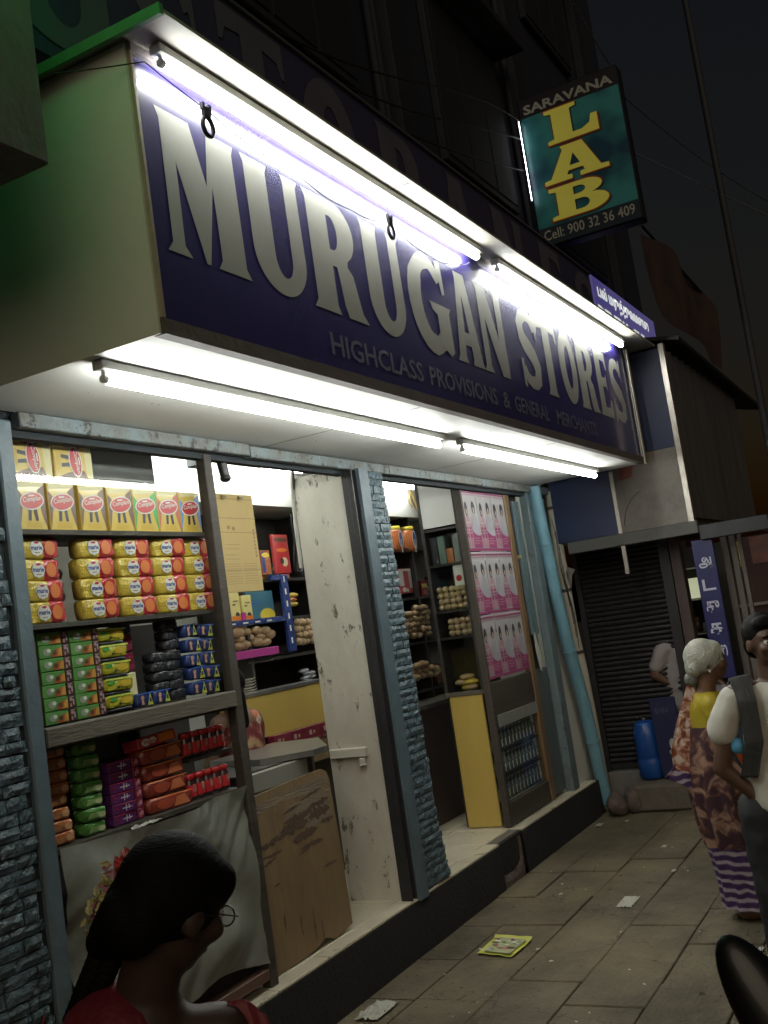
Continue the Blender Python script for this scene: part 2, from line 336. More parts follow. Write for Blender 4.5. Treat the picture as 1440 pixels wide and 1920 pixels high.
# brick cladding
def brick_field(parent, x0, x1f, z0, z1, y, m, L=(.12, .19), edge=None):
    row = 0; z = z0; vars_ = {}
    while z < z1-.02:
        h = random.choice((.036, .040, .043)); x = x0-random.uniform(0, .12); xr = x1f(z)
        while x < xr-.01:
            w = random.uniform(*L); xe = min(x+w, xr)
            if xr-xe < .035: xe = xr
            xs = max(x, x0)
            if xe-xs > .02:
                key = (round((xe-xs)/.02), h, random.randint(0, 2))
                if key not in vars_:
                    ww = key[0]*.02; bb = MB(); nx, nz = 5, 2; vs = []
                    rnd = random.Random(hash(key)); P = {}
                    for j in range(nz+1):
                        for i in range(nx+1):
                            e = i in (0, nx) or j in (0, nz)
                            vs.append((ww*i/nx-.004*(i == nx)+.002*rnd.uniform(-1, 1)+.001, -(.005 if e else .010)+.004*rnd.uniform(-1, 1), h*j/nz-.001*(j == nz)+.0014*rnd.uniform(-1, 1)))
                    fs = [(j*(nx+1)+i, j*(nx+1)+i+1, (j+1)*(nx+1)+i+1, (j+1)*(nx+1)+i) for j in range(nz) for i in range(nx)]
                    n = len(vs); ring = [i for i in range(nx+1)]+[(nx+1)*j+nx for j in range(1, nz+1)]+[(nx+1)*nz+i for i in range(nx-1, -1, -1)]+[(nx+1)*j for j in range(nz-1, 0, -1)]
                    back = [(vs[i][0], .018, vs[i][2]) for i in ring]
                    fs += [(ring[(k+1) % len(ring)], ring[k], n+k, n+(k+1) % len(ring)) for k in range(len(ring))]
                    bb.add(vs+back, fs); vars_[key] = bb.data('brick', m)
                o = inst('brick', vars_[key], parent, (xs, y+random.uniform(-.004, .004), z), (0, random.uniform(-.012, .012), 0), ((xe-xs)/(key[0]*.02), 1, 1))
            x = xe
        z += h+.0035
    return
lc = MB().box(1.0, 2.500, 2.717, 2.744, 0, 2.585).build('brick_cladding', M_joint, shop)
brick_field(lc, 2.16, lambda z: 2.482 if random.random() < .6 else 2.46, .40, 2.56, 2.712, M_brick_shade)
b = MB(); b.box(2.485, 2.553, 2.695, 2.80, 0, 2.54, bev=.006); b.build('painted_strip', M_bluep, shop)
# centre pillar, flaring at its foot
def pillar_right(z): return 5.228+.030*(2.5-z) if z > .60 else (5.285+(.60-z)*.17)
pc = MB()
zs = [FZ-.02, .32, .5, .62, 1.2, 1.9, 2.53]; vs = []
for z in zs: vs += [(4.932, 2.712, z), (pillar_right(z)-.004, 2.712, z), (pillar_right(z)-.004, 2.765, z), (4.932, 2.765, z)]
pc.add(vs, [(4*k+i, 4*k+(i+1) % 4, 4*k+4+(i+1) % 4, 4*k+4+i) for k in range(len(zs)-1) for i in range(4)]+[(3, 2, 1, 0), (24, 25, 26, 27)])
pc = pc.build('brick_pillar', M_joint, shop)
brick_field(pc, 5.038, pillar_right, .275, 2.52, 2.709, M_brick, (.10, .19))
vs = []
pl = MB()
for z in [FZ-.015, .6, 1.2, 1.9, 2.53]: vs += [(4.933+.002*noise.noise(Vector((0, 0, z*5))), 2.690, z), (5.030+.004*noise.noise(Vector((4, 0, z*5))), 2.688, z), (5.037, 2.711, z), (4.933, 2.711, z)]
pl.add(vs, [(4*k+i, 4*k+(i+1) % 4, 4*k+4+(i+1) % 4, 4*k+4+i) for k in range(4) for i in range(4)]+[(3, 2, 1, 0), (16, 17, 18, 19)]); pl.build('pillar_edge_strip', M_bluep, shop)
# door bolt on the white pier
b = MB(); b.box(4.862, 4.888, 2.85, 3.075, 1.01, 1.06, bev=.004); b.box(4.857, 4.888, 2.865, 2.895, .965, 1.005, bev=.003); b.build('door_bolt', mat('painted_bolt', (.55, .53, .45), .5), shop)

# ================================================================== SIGNBOARD
SY = 1.85; SB, ST = 2.585, 3.478; SX0, SX1 = 2.35, 7.745
sign = thing('signboard', 'long blue box signboard lettered MURUGAN STORES over the two shop openings', 'signboard', (0, 0, 0))
b = MB(); b.box(SX0+.012, SX1-.002, SY, SY+.03, SB+.045, ST-.03); b.build('face_panel', M_sign, sign)
b = MB()
b.box(SX0, SX1+.04, SY-.012, SY+.03, SB-.004, SB+.043); b.build('bottom_rail', mat('dirty_brown_rail', (.13, .10, .085), .6, col2=(.07, .06, .05), scale=10, bump=.2), sign)
b = MB(); b.box(SX0-.002, SX0+.010, SY-.012, SY+.03, SB+.045, ST-.03); b.build('left_rail', mat('peeling_trim', (.4, .32, .24), .6, col2=(.2, .14, .10), scale=18), sign)
b = MB(); b.box(SX0, SX1, SY-.015, SY+.03, ST-.028, ST-.002); b.build('top_rail', mat('top_rail_grey', (.25, .22, .22), .5), sign)
for x in (SX1, SX1+.024): b = MB(); b.cyl((x, SY-.02, SB-.01), (x, SY-.02, ST-.03), .009, n=8); b.build('end_rod', M_trim, sign)
b = MB(); b.box(SX1+.036, SX1+.05, SY+.0, 2.74, SB, ST-.01); b.build('right_side_sheet', M_sidep, sign)
b = MB(); b.box(SX0-.012, SX0-.003, SY+.001, 2.74, SB-.003, ST-.004); b.build('left_side_sheet', M_sidep, sign)
b = MB(); b.box(SX0+.0, SX1+.03, SY+.032, 2.735, SB-.002, SB+.01)
b.build('soffit', M_white, sign)
b = MB(); b.box(SX0-.04, 8.05, 1.675, 2.74, ST+.002, ST+.014); b.build('top_flange', mat('flange_sheet', (.36, .34, .30), .6, col2=(.26, .24, .20), scale=4, bump=.1, spots=((.12, .10, .08), 18, .66)), sign)
M_green = mat('green_painted_edge', (.10, .30, .12), .6, col2=(.05, .15, .07), scale=16)
b = MB(); b.box(SX0-.060, SX0-.043, 1.67, 2.74, ST-.012, ST+.022); b.build('flange_edge_strip', M_green, sign)
for x in (4.1, 5.9): MB().box(x, x+.003, SY+.04, 2.73, SB-.0035, SB-.0025).build('sheet_seam', M_joint, sign)
for x in (3.9, 5.62): MB().box(x, x+.003, 1.69, SY-.02, ST+.0003, ST+.0015).build('sheet_seam', M_joint, sign)
b = MB(); rs = random.Random(4)
for k in range(60):
    x = rs.uniform(2.4, 7.6); y = rs.uniform(1.95, 2.7); s = rs.uniform(.002, .006); b.add([(x+s*math.cos(a), y+s*math.sin(a)*rs.uniform(.5, 1), SB-.0030) for a in (0, 1.2, 2.5, 3.8, 5)], [(0, 1, 2, 3, 4)])
tag(b.build('fly_specks', M_joint, sign), kind='stuff')
# flared display letters
def arc(cx, cz, rx, rz_, a0, a1, n=14):
    return [(cx+rx*math.cos(R(a0+(a1-a0)*i/n)), cz+rz_*math.sin(R(a0+(a1-a0)*i/n))) for i in range(n+1)]
def stroke(path, wid):
    Lf, Rt = [], []
    for i, p in enumerate(path):
        q0 = path[max(i-1, 0)]; q1 = path[min(i+1, len(path)-1)]; d = (q1[0]-q0[0], q1[1]-q0[1]); l = math.hypot(*d) or 1
        nx, nz = -d[1]/l, d[0]/l; w = wid[i] if isinstance(wid, list) else wid
        wx = w*nx; wz = w*nz*.72
        Lf.append((p[0]+wx, p[1]+wz)); Rt.append((p[0]-wx, p[1]-wz))
    return Lf+Rt[::-1]
S_path = [(.86, .76), (.80, .86), (.64, .925), (.46, .925), (.28, .87), (.19, .76), (.21, .64), (.34, .55), (.52, .48), (.70, .40), (.80, .28), (.77, .15), (.62, .075), (.42, .07), (.25, .11), (.13, .22)]
S_w = [.10, .11, .11, .11, .13, .155, .17, .18, .185, .18, .17, .155, .12, .11, .11, .10]
GL = {
 'M': [[(-.02, 1), (.40, 1), (.55, .58), (.63, 1), (1.0, 1), (.97, .93), (.98, .07), (1.04, 0), (.58, 0), (.64, .07), (.63, .60), (.47, 0), (.42, 0), (.17, .66), (.16, .07), (.24, 0), (-.06, 0), (.01, .07), (.02, .93)]],
 'U': [[(-.03, 1), (.44, 1), (.40, .94)]+[(.40, .33)]+arc(.56, .30, .16, .17, 180, 360, 10)+[(.72, .94), (.69, 1), (1.02, 1), (.97, .94)]+arc(.50, .32, .485, .335, 0, -180, 20)[0:]+[(.015, .94)]],
 'R': [[(-.03, 1), (.55, 1)]+arc(.55, .74, .38, .26, 88, -60, 12)+[(.72, .46), (.82, .40), (.93, .08), (1.04, 0), (.62, 0), (.56, .10), (.50, .42), (.41, .42), (.41, .07), (.46, 0), (-.05, 0), (.02, .07), (.02, .93)], [(.40, .86), (.46, .86)]+arc(.46, .71, .12, .15, 85, -85, 8)+[(.40, .56)]],
 'G': [stroke(arc(.52, .5, .36, .43, 38, 340, 22), [.06]+[.09]*3+[.12]*4+[.15]*10+[.12]*4+[.09]), [(.50, .52), (1.02, .52), (.97, .46), (.97, .05), (.88, .0), (.66, .10), (.66, .40), (.55, .44)], [(.76, .98), (.90, 1.02), (.93, .66), (.86, .64)]],
 'A': [[(.24, 1), (.66, 1), (.98, .06), (1.06, 0), (.56, 0), (.60, .07), (.575, .20), (.34, .20), (.30, .07), (.36, 0), (-.04, 0), (.04, .07), (.27, .93)], [(.45, .76), (.56, .34), (.37, .34)]],
 'N': [[(-.03, 1), (.38, 1), (.72, .40), (.72, .93), (.66, 1), (1.03, 1), (.97, .93), (.97, 0), (.66, 0), (.24, .62), (.24, .07), (.32, 0), (-.04, 0), (.03, .07), (.03, .93)]],
 'S': [stroke(S_path, S_w), [(.80, 1.0), (.93, 1.02), (.95, .66), (.88, .66)], [(.04, .0), (.14, -.02), (.14, .34), (.05, .34)]],
 'T': [[(-.04, 1.02), (1.04, 1.02), (1.04, .74), (.98, .74), (.92, .85), (.68, .87), (.68, .07), (.76, 0), (.24, 0), (.32, .07), (.32, .87), (.08, .85), (.02, .74), (-.04, .74)]],
 'O': [arc(.5, .5, .50, .51, 0, 360, 30)[:-1], arc(.52, .5, .17, .30, 0, 360, 20)[:-1]],
 'E': [[(-.02, 1), (.90, 1), (.93, .74), (.86, .74), (.74, .86), (.42, .87), (.42, .60), (.70, .60), (.78, .66), (.78, .40), (.70, .46), (.42, .46), (.42, .14), (.78, .15), (.92, .28), (.99, .28), (.96, 0), (-.04, 0), (.03, .07), (.03, .93)]],
}
def letter(ch, x0, x1, z0, z1, y, m, parent):
    w, h = x1-x0, z1-z0; b = MB()
    gl = GL[ch]; holes = ch in 'RAO'
    groups = [gl] if holes else [[g] for g in gl]
    for k, g in enumerate(groups):
        c = bpy.data.curves.new('letter', 'CURVE'); c.dimensions = '2D'; c.fill_mode = 'BOTH'; c.extrude = .0001
        for pts in g:
            sp = c.splines.new('POLY'); sp.points.add(len(pts)-1); sp.use_cyclic_u = True
            for p, q in zip(sp.points, pts): p.co = (q[0]*w, q[1]*h, 0, 1)
        o = bpy.data.objects.new('l', c); COL.objects.link(o); bpy.context.view_layer.update()
        me = bpy.data.meshes.new_from_object(o.evaluated_get(bpy.context.evaluated_depsgraph_get())); bpy.data.objects.remove(o)
        b.mesh(me, Matrix(((1, 0, 0, x0), (0, 0, 1, y-.0003*k), (0, 1, 0, z0), (0, 0, 0, 1))))
    return b.build('letter', m, parent)
F = .984; fz = lambda z: 1.66+(z-1.66)*F
for ch, a, c in [('M', 2.49, 2.885), ('U', 2.934, 3.28), ('R', 3.325, 3.705), ('U', 3.757, 4.09), ('G', 4.14, 4.58), ('A', 4.62, 4.925), ('N', 4.955, 5.30), ('S', 5.50, 5.84), ('T', 5.83, 6.18), ('O', 6.21, 6.545), ('R', 6.58, 6.95), ('E', 7.0, 7.30), ('S', 7.34, 7.68)]:
    letter(ch, a*F, c*F, fz(2.875), fz(3.345), SY-.0008, M_letter, sign)
for wd, a, c in (('HIGHCLASS', 3.38, 4.17), ('PROVISIONS', 4.24, 5.04), ('&', 5.12, 5.22), ('GENERAL', 5.29, 5.84), ('MERCHANTS', 5.98, 6.78)):
    b = MB(); put_text(b, wd, a*F, fz(2.70), (c-a)*F, .088, SY-.0008, 0, bold=.015); b.build('small_lettering', M_letter2, sign)
# fluorescent tubes: batten, tube, two end caps each
def tube_light(x0, x1, y, z, up, lab, gap=.05, m=None, r=.0165, group=None):
    t = thing('tube_light', lab, 'tube light', (x0, y, z), group)
    L = x1-x0; b = MB(); b.box(-.03, L+.03, -.022, .022, gap-.03 if up else gap-.03, gap, bev=.003); b.build('batten', M_batten, t)
    b = MB(); b.cyl((.012, 0, 0), (L-.012, 0, 0), r, n=16); b.build('tube', m or M_tube, t)
    for xx in (-.012, L-.012):
        b = MB(); b.cyl((xx, 0, 0), (xx+.016, 0, 0), r-.003, n=14); b.box(xx+.004, xx+.012, -.007, .007, 0, gap-.027); b.build('end_cap', M_batten, t)
    return t
g1 = 'long tube lights on the signboard'
tube_light(2.41, 4.80, 2.135, 2.526, 1, 'long lit tube under the sign soffit, left of the two above the shop windows', .056, group=g1)
tube_light(5.09, 7.46, 2.135, 2.526, 1, 'long lit tube under the sign soffit, right one above the poster door', .056, group=g1)
tube_light(2.44, 4.85, 1.795, 3.425, 1, 'long lit tube above the letters MURUGAN, under the top flange', .052, group=g1)
tube_light(5.12, 7.50, 1.795, 3.425, 1, 'long lit tube above the letters STORES, under the top flange', .052, group=g1)
# wire with two cable rings across the lettering
W = lambda x, z: (x, 1.775, z)
pts = []
keys = [(2.19, 3.37, 2.0), (2.36, 3.40, 1.80), (2.62, 3.335, 1.775), (3.1, 3.30, 1.775), (3.5, 3.27, 1.775), (3.82, 3.325, 1.775), (4.2, 3.26, 1.775), (4.55, 3.33, 1.80), (4.85, 3.42, 1.83)]
for i in range(len(keys)-1):
    for t in range(6):
        f = t/6; a, c = keys[i], keys[i+1]; s = -.022*math.sin(math.pi*f)*(1 if i > 1 else .1); pts.append((a[0]+(c[0]-a[0])*f, a[2]+(c[2]-a[2])*f, a[1]+(c[1]-a[1])*f+s))
tag(MB().tube(pts, .0022, 5).build('hanging_wire', M_wire), 'thin black wire sagging across the top of the blue signboard', 'wire')
for x, z, s, lab in ((2.60, 3.285, 1, 'black cable ring hanging over the letter M of the signboard'), (3.825, 3.28, .95, 'black cable ring hanging over the second letter U of the signboard')):
    t = thing('cable_ring', lab, 'cable clip', (x, 1.77, z), 'black cable rings')
    b = MB(); ring = [(.026*s*math.sin(2*math.pi*i/16), 0, .032*s*math.cos(2*math.pi*i/16)-.01) for i in range(17)]; b.tube(ring, .0075*s, 7); b.build('ring', M_blk, t)
    b = MB(); b.box(-.017, .017, -.008, .008, .022*s, .055*s, bev=.003); b.box(-.022, -.010, -.006, .006, .042*s, .064*s); b.box(.008, .022, -.006, .006, .044*s, .066*s); b.build('clip', M_blk, t)

# ================================================================== DISPLAY WINDOW (left)
win = thing('display_window', 'tall glazed shop window full of stacked packets left of the doorway', 'display window', (0, 0, 0))
b = MB(); b.box(3.668, 3.722, 2.750, 2.80, FZ, 2.52, bev=.004); b.build('post', M_wood, win)
b = MB(); b.box(2.556, 2.592, 2.755, 2.80, FZ, 2.52, bev=.003); b.build('post', M_wood, win)
b = MB(); b.box(2.594, 3.666, 2.735, 2.80, 1.425, 1.492, bev=.005); b.build('ledge_beam', M_woodh, win)
b = MB(); b.box(2.594, 3.666, 2.75, 2.80, .30, .345, bev=.004); b.build('bottom_rail', mat('red_brown_rail', (.12, .06, .04), .6, col2=(.06, .04, .03), scale=8), win)
for z, nm in ((2.178, .012), (1.842, .012), (1.425, .012), (1.075, .012)):
    b = MB(); b.box(2.62, 3.72, 2.803, 3.08, z-nm, z+.006); b.build('shelf', M_wood, win)
b = MB(); b.quad((2.59, 2.780, 1.49), (3.672, 2.780, 1.49), (3.672, 2.780, 2.52), (2.59, 2.780, 2.52)); b.build('glass_pane', M_glass, win)
b = MB(); b.box(2.62, 3.7, 2.81, 2.83, .30, 1.06); b.build('kick_board', M_dark, win)
# draped grey cloth below
vs = []; nx, nz = 70, 44
for j in range(nz+1):
    for i in range(nx+1):
        u, v = i/nx, j/nz; x = 2.597+1.066*u; z = 1.095-(.70+.04*math.sin(u*7))*v-.02*math.sin(u*math.pi)
        f = .018*math.sin(u*13+2.5*v+4*noise.noise(Vector((u*2, v*2, 0))))*v+.05*noise.noise(Vector((u*4, v*3, 1)))+.022*abs(noise.noise(Vector((u*9+v*5, v*4, 7))))+.02*math.sin((u-v)*9)*(1-v)
        vs.append((x, 2.735+min(f, .045), z))
o = MB().add(vs, [(j*(nx+1)+i, (j+1)*(nx+1)+i, (j+1)*(nx+1)+i+1, j*(nx+1)+i+1) for j in range(nz) for i in range(nx)], 0, True).build('cloth_sheet', mat('grey_plastic_sheet', (.19, .20, .17), .42, col2=(.12, .12, .10), scale=4, bump=.15))
tag(o, 'grey cloth sheet draped below the packets in the display window', 'cloth')
# ================================================================== PACKETS IN THE WINDOW
def pillow(w, h, d, mats, crimp=.3, nx=9, nz=5, seed=0, rnd=.0022, bulge=.12, mfun=None):
    """soft wrapped pack, front near y=0, base at z=0, ends pinched along x"""
    b = MB(); vs = []; r = random.Random(seed)
    for i in range(nx+1):
        u = i/nx; e = min(u, 1-u)*2; k = 1-crimp*(1-min(1, e*5))**2
        for j in range(16):
            t = 2*math.pi*j/16; c, s = math.cos(t), math.sin(t); p = .24
            yy = math.copysign(abs(c)**p, c)*d/2*k; zz = math.copysign(abs(s)**p, s)*h/2*k*(1-.04*abs(c))
            vs.append((w*u+r.uniform(-rnd, rnd)*.5, d/2+yy+r.uniform(-rnd, rnd), h/2+zz+r.uniform(-rnd, rnd)*.6))
    fs = [(i*16+j, i*16+(j+1) % 16, (i+1)*16+(j+1) % 16, (i+1)*16+j) for i in range(nx) for j in range(16)]
    n = len(vs); fs += [list(range(16))[::-1], list(range(n-16, n))]
    b.add(vs, fs, 0, True)
    if mfun:
        for k, f in enumerate(b.f): c = sum(b.v[i][0] for i in f)/len(f)/w; b.m[k] = mfun(c)
    return b.data('pack_body', mats)
def pack(name, label, cat, loc, body, prints, group, rz=0, rot=None):
    o = bpy.data.objects.new(name, body); COL.objects.link(o); o.location = loc; o.rotation_euler = rot or (0, 0, rz); tag(o, label, cat, group)
    for nm, me in prints: inst(nm, me, o)
    return o
def foil(name, c, c2=None, rough=.25): return mat(name, c, rough, .05, col2=c2 or tuple(v*.7 for v in c), scale=25, amt=.5, bump=.7, bscale=55, coat=.4)
F_y = foil('yellow_wrapper', (.60, .43, .06)); F_r = foil('red_wrapper', (.50, .045, .055)); F_or = foil('orange_wrapper', (.42, .13, .04)); F_gr = foil('green_wrapper', (.07, .22, .04)); F_mar = foil('maroon_wrapper', (.20, .02, .05))
F_pu = foil('purple_wrapper', (.10, .02, .12)); F_ro = foil('red_orange_wrapper', (.26, .045, .03)); F_bl = foil('blue_wrapper', (.025, .05, .20)); F_dk = foil('dark_grey_wrapper', (.035, .035, .045)); F_lg = foil('light_green_wrapper', (.25, .50, .18))
B_y = mat('yellow_carton', (.66, .46, .09), .3, col2=(.58, .38, .07), scale=8, coat=.3)
# --- tall yellow drink-powder cartons
W_, H_ = .138, .20
cb = MB().box(0, W_, 0, .045, 0, H_, bev=.003).data('carton', B_y)
def complan(cornercol, sideways=False):
    b = MB(); y = -.0012
    b.poly([(W_*.02, .004), (W_*.22, .12), (W_*.02, .15)], y, 3); b.poly([(W_*.98, .004), (W_*.98, .17), (W_*.74, .15), (W_*.82, .07)], y, 3)
    b.poly([(W_*.05, .155), (W_*.95, .165), (W_*.95, H_-.004), (W_*.05, H_-.004)], y, 4)
    for s in (-1, 1): b.poly([(W_/2+s*.018-.007, .035), (W_/2+s*.018+.007, .035), (W_/2+s*.012+.008, .085), (W_/2+s*.012-.008, .085)][::1], y-.0005, 2)
    b.poly([(.03, .01), (W_-.03, .01), (W_-.035, .032), (.035, .032)], y-.0005, 5)
    b.disc((W_/2, .108), .060, .0335, 0, y=y-.0010, rot=R(8)); b.disc((W_/2, .108), .055, .0285, 1, y=y-.0015, rot=R(8))
    put_text(b, 'Complan', W_/2-.046, .094, .092, .024, y-.0022, 0, rot=R(8), italic=.2, bold=.01)
    b.poly([(W_/2-.018, .122), (W_/2+.012, .125), (W_/2+.012, .131), (W_/2-.018, .128)], y-.0022, 0)
    return b.data('printed_front', [M_print_w, M_print_r, M_print_dk, cornercol, mat('pale_gold_print', (.72, .62, .32), .35), mat('gold_print', (.62, .40, .05), .35)])
cbr, cgr, crd, cbl = complan(mat('choc_print', (.16, .075, .05), .35)), complan(M_print_g), complan(mat('rose_print', (.55, .12, .08), .35)), complan(mat('sky_print', (.15, .25, .6), .35))
GRP = {}
cols = ['brown', 'brown', 'brown', 'brown', 'green', 'red', 'blue']; cx = [2.662, 2.808, 2.965, 3.118, 3.265, 3.412, 3.556]
for i in range(7):
    pr = [cbr, cbr, cbr, cbr, cgr, crd, cbl][i]
    lab = {4: 'yellow drink carton with a green corner on the upper window shelf', 5: 'yellow drink carton with a red corner on the upper window shelf', 6: 'yellow drink carton with a blue corner beside the window post'}.get(i, f'yellow drink carton with brown corners, {ORD[i]} from the brick wall on its shelf')
    pack('drink_carton', lab, 'carton', (cx[i]+.01, 2.835, 2.186), cb, [('printed_front', pr)], 'yellow drink cartons standing on the upper window shelf', R(random.uniform(-3, 3)))
for i in range(2):
    pack('drink_carton', f'yellow drink carton lying sideways on top of the row, {["nearest the brick wall", "farther from the brick wall"][i]}', 'carton', (2.668+.212*(i), 2.845, 2.388+W_), cb, [('printed_front', cbr)], 'yellow drink cartons lying sideways', rot=(0, R(90), 0))
# --- yellow and red biscuit packs
bw, bh = .178, .079
MB_marie = [pillow(bw, bh, .055, [F_y, F_r], seed=k, mfun=lambda c: 0 if c < .60 else 1, crimp=.16, rnd=.003, nx=14) for k in range(4)]
def marie_print():
    b = MB(); y = -.0035
    b.poly([(.115, .012), (.160, .012), (.160, .068), (.125, .068), (.108, .04)], y+.0005, 2)
    b.disc((.134, .038), .024, .027, 3, y=y-.0002, n=18)
    for a in range(8): b.disc((.072+.017*math.cos(a*math.pi/4), .038+.015*math.sin(a*math.pi/4)), .014, .014, 0, n=10, y=y-.0004-.0001*a)
    b.disc((.072, .038), .021, .019, 0, n=16, y=y-.0014)
    put_text(b, 'marie', .045, .031, .052, .017, y-.0022, 1, bold=.03)
    b.disc((.072, .058), .012, .0045, 2, n=10, y=y-.0022)
    b.poly([(.060, .020), (.084, .020), (.084, .0235), (.060, .0235)], y-.0022, 4)
    return b.data('printed_front', [M_print_w, M_print_b, M_print_r, mat('biscuit_print', (.70, .20, .06), .4), M_print_tan])
mp = marie_print()
colx = [2.672, 2.945, 3.155, 3.365, 3.565]
for c in range(5):
    for r in range(4):
        z = 1.850+bh*.985*(3-r)
        pack('biscuit_pack', f'yellow and red biscuit pack, {row_word(r,4)} of the {ORD[c]} stack from the brick wall' if c < 4 else f'yellow and red biscuit pack, {row_word(r,4)} of the stack against the window post', 'biscuit pack',
             (colx[c]+random.uniform(-.005, .005), 2.845+random.uniform(-.004, .004), z), MB_marie[(c+r) % 4], [('printed_front', mp)], 'yellow and red biscuit packs stacked on the middle shelf', rot=(random.uniform(-.02, .02), random.uniform(-.015, .015), random.uniform(-.05, .05)-(.12 if c else .0)))
# loose wrapper ends showing beside the stacks
# --- green biscuit boxes with lettered maroon ends
gw, gh = .112, .0465
gb = MB().box(0, gw, 0, .10, 0, gh-.002, bev=.0015).data('box_body', mat('green_box_card', (.09, .26, .06), .35, col2=(.14, .31, .10), scale=12, coat=.3))
b = MB(); y = -.001
b.poly([(.055, .003), (gw-.003, .003), (gw-.003, .028), (.085, .032), (.06, .018)], y, 0); b.poly([(.085, .006), (gw-.003, .004), (gw-.003, gh-.012), (.095, .03)], y-.0004, 1)
b.disc((.035, .022), .018, .013, 2, y=y-.0008, n=12); b.disc((.045, .026), .010, .007, 3, y=y-.001, n=10); b.disc((.072, .018), .010, .009, 4, y=y-.001, n=10)
gpr = b.data('printed_front', [mat('dull_red_print', (.45, .10, .04), .4), mat('dull_orange_print', (.60, .30, .06), .4), mat('grey_print', (.33, .33, .30), .4), M_print_w, M_print_br])
eb = MB().box(0, .033, 0, .10, 0, gh-.002, bev=.0015).data('box_body', mat('maroon_box_card', (.10, .03, .035), .35, col2=(.06, .02, .02), scale=12))
b = MB(); b.poly([(.006, .004), (.013, .004), (.013, .016), (.006, .016)], -.0008, 0); b.poly([(.020, .012), (.027, .010), (.027, .030), (.020, .031)], -.0008, 0); b.disc((.013, .030), .008, .006, 0, y=-.0008, n=8); b.poly([(.006, .036), (.026, .038), (.026, .041), (.006, .040)], -.0008, 0); epr = b.data('printed_end', [mat('mauve_print', (.42, .32, .36), .4)])
for c, x in enumerate((2.700, 2.852)):
    for r in range(7):
        z = 1.4945+gh*(6-r); lo = ['nearer the brick wall', 'next to the yellow packs'][c]
        pack('biscuit_box', f'green biscuit box, {row_word(r,7)} of the stack {lo}', 'biscuit box', (x+random.uniform(-.002, .002), 2.842, z), gb, [('printed_front', gpr)], 'green biscuit boxes above the wooden ledge', R(random.uniform(-1.5, 1.5)))
        pack('biscuit_box', f'maroon box end with pale lettering, {row_word(r,7)} of the strip {["between the two green stacks","right of the second green stack"][c]}', 'biscuit box', (x+gw+.003, 2.842, z), eb, [('printed_end', epr)], 'lettered maroon box ends', R(random.uniform(-2, 2)))
mb_ = MB().box(0, .045, 0, .10, 0, .062, bev=.002).data('brown_box', mat('rust_box_card', (.15, .05, .03), .5, col2=(.08, .03, .02), scale=12))
for r in range(5):
    pack('carton', f'rust brown carton, {row_word(r,5)} of the narrow stack against the brick wall', 'carton', (2.650, 2.845, 1.4945+.0635*(4-r)), mb_, [], 'rust brown cartons', R(random.uniform(-2, 2)))
# --- yellow packs with dark undersides
yb = pillow(.158, .048, .10, [foil('lemon_wrapper', (.52, .48, .04)), M_foil_dk], seed=11, crimp=.15)
b = MB(); b.disc((.035, .033), .018, .007, 0, y=-.003, n=12); b.disc((.11, .026), .03, .014, 1, y=-.003, n=14); b.disc((.07, .014), .008, .005, 2, y=-.003, n=8); b.poly([(.002, .043), (.156, .043), (.156, .049), (.002, .049)], -.0035, 3)
ypr = b.data('printed_front', [M_print_g, mat('butter_print', (.66, .45, .05), .35), M_print_dk, mat('lime_edge_print', (.62, .75, .12), .35)])
db = pillow(.155, .014, .10, [M_foil_dk], seed=3)
for r in range(5):
    z = 1.4945+.0635*(4-r)
    pack('biscuit_pack', f'lemon yellow biscuit pack, {row_word(r,5)} of the five beside the green boxes', 'biscuit pack', (2.995+.003*r, 2.842, z+.0145), yb, [('printed_front', ypr)], 'lemon yellow biscuit packs', rot=(0, random.uniform(-.02, .02), R(random.uniform(-2, 2))))
    pack('chocolate_bar', f'dark thin bar under the {row_word(r,5)} lemon yellow pack', 'chocolate bar', (2.995+.003*r, 2.846, z), db, [], 'dark thin bars')
for k, (z, h, m, lab) in enumerate([(1.545, .09, M_print_cr, 'cream carton end behind the lemon yellow packs, lowest'), (1.638, .075, F_mar, 'maroon carton end in the middle of the column behind the lemon packs'), (1.716, .07, F_mar, 'maroon carton end high in the column behind the lemon packs'), (1.79, .035, F_bl, 'dark blue carton end topmost behind the lemon packs')]):
    pack('carton', lab, 'carton', (3.168, 2.875, z), MB().box(0, .05, 0, .08, 0, h-.003, bev=.002).data('end', m), [], 'column of carton ends')
pack('carton', 'small dark carton under the cream carton end behind the lemon packs', 'carton', (3.168, 2.875, 1.4945), MB().box(0, .05, 0, .08, 0, .048, bev=.002).data('end', M_foil_dk), [], 'column of carton ends')
# --- small blue sachet boxes with pink and lime figures
sb_ = pillow(.098, .052, .06, [F_bl], seed=21, crimp=.12)
b = MB(); b.poly([(.012, .004), (.040, .004), (.036, .046), (.014, .044)], -.003, 1); b.disc((.026, .034), .010, .009, 0, y=-.0034, n=10); b.poly([(.018, .008), (.034, .008), (.030, .026), (.020, .026)], -.0036, 0)
b.poly([(.056, .003), (.090, .003), (.074, .050)], -.0032, 2); b.poly([(.066, .014), (.080, .014), (.078, .030), (.068, .030)], -.0038, 3); b.poly([(.0, .048), (.098, .049), (.098, .053), (.0, .052)], -.0036, 4)
spr = b.data('printed_front', [mat('skin_pink_print', (.62, .33, .28), .4), M_print_dk, mat('lime_print', (.55, .60, .08), .35), M_print_dk, M_print_bl])
for i in range(2):
    pack('sachet_box', f'{["left","right"][i]} blue sachet box of the pair on the ledge beside the lemon packs', 'sachet box', (3.172+.103*i, 2.84, 1.4945), sb_, [('printed_front', spr)], 'pair of blue sachet boxes low on the ledge', R(3))
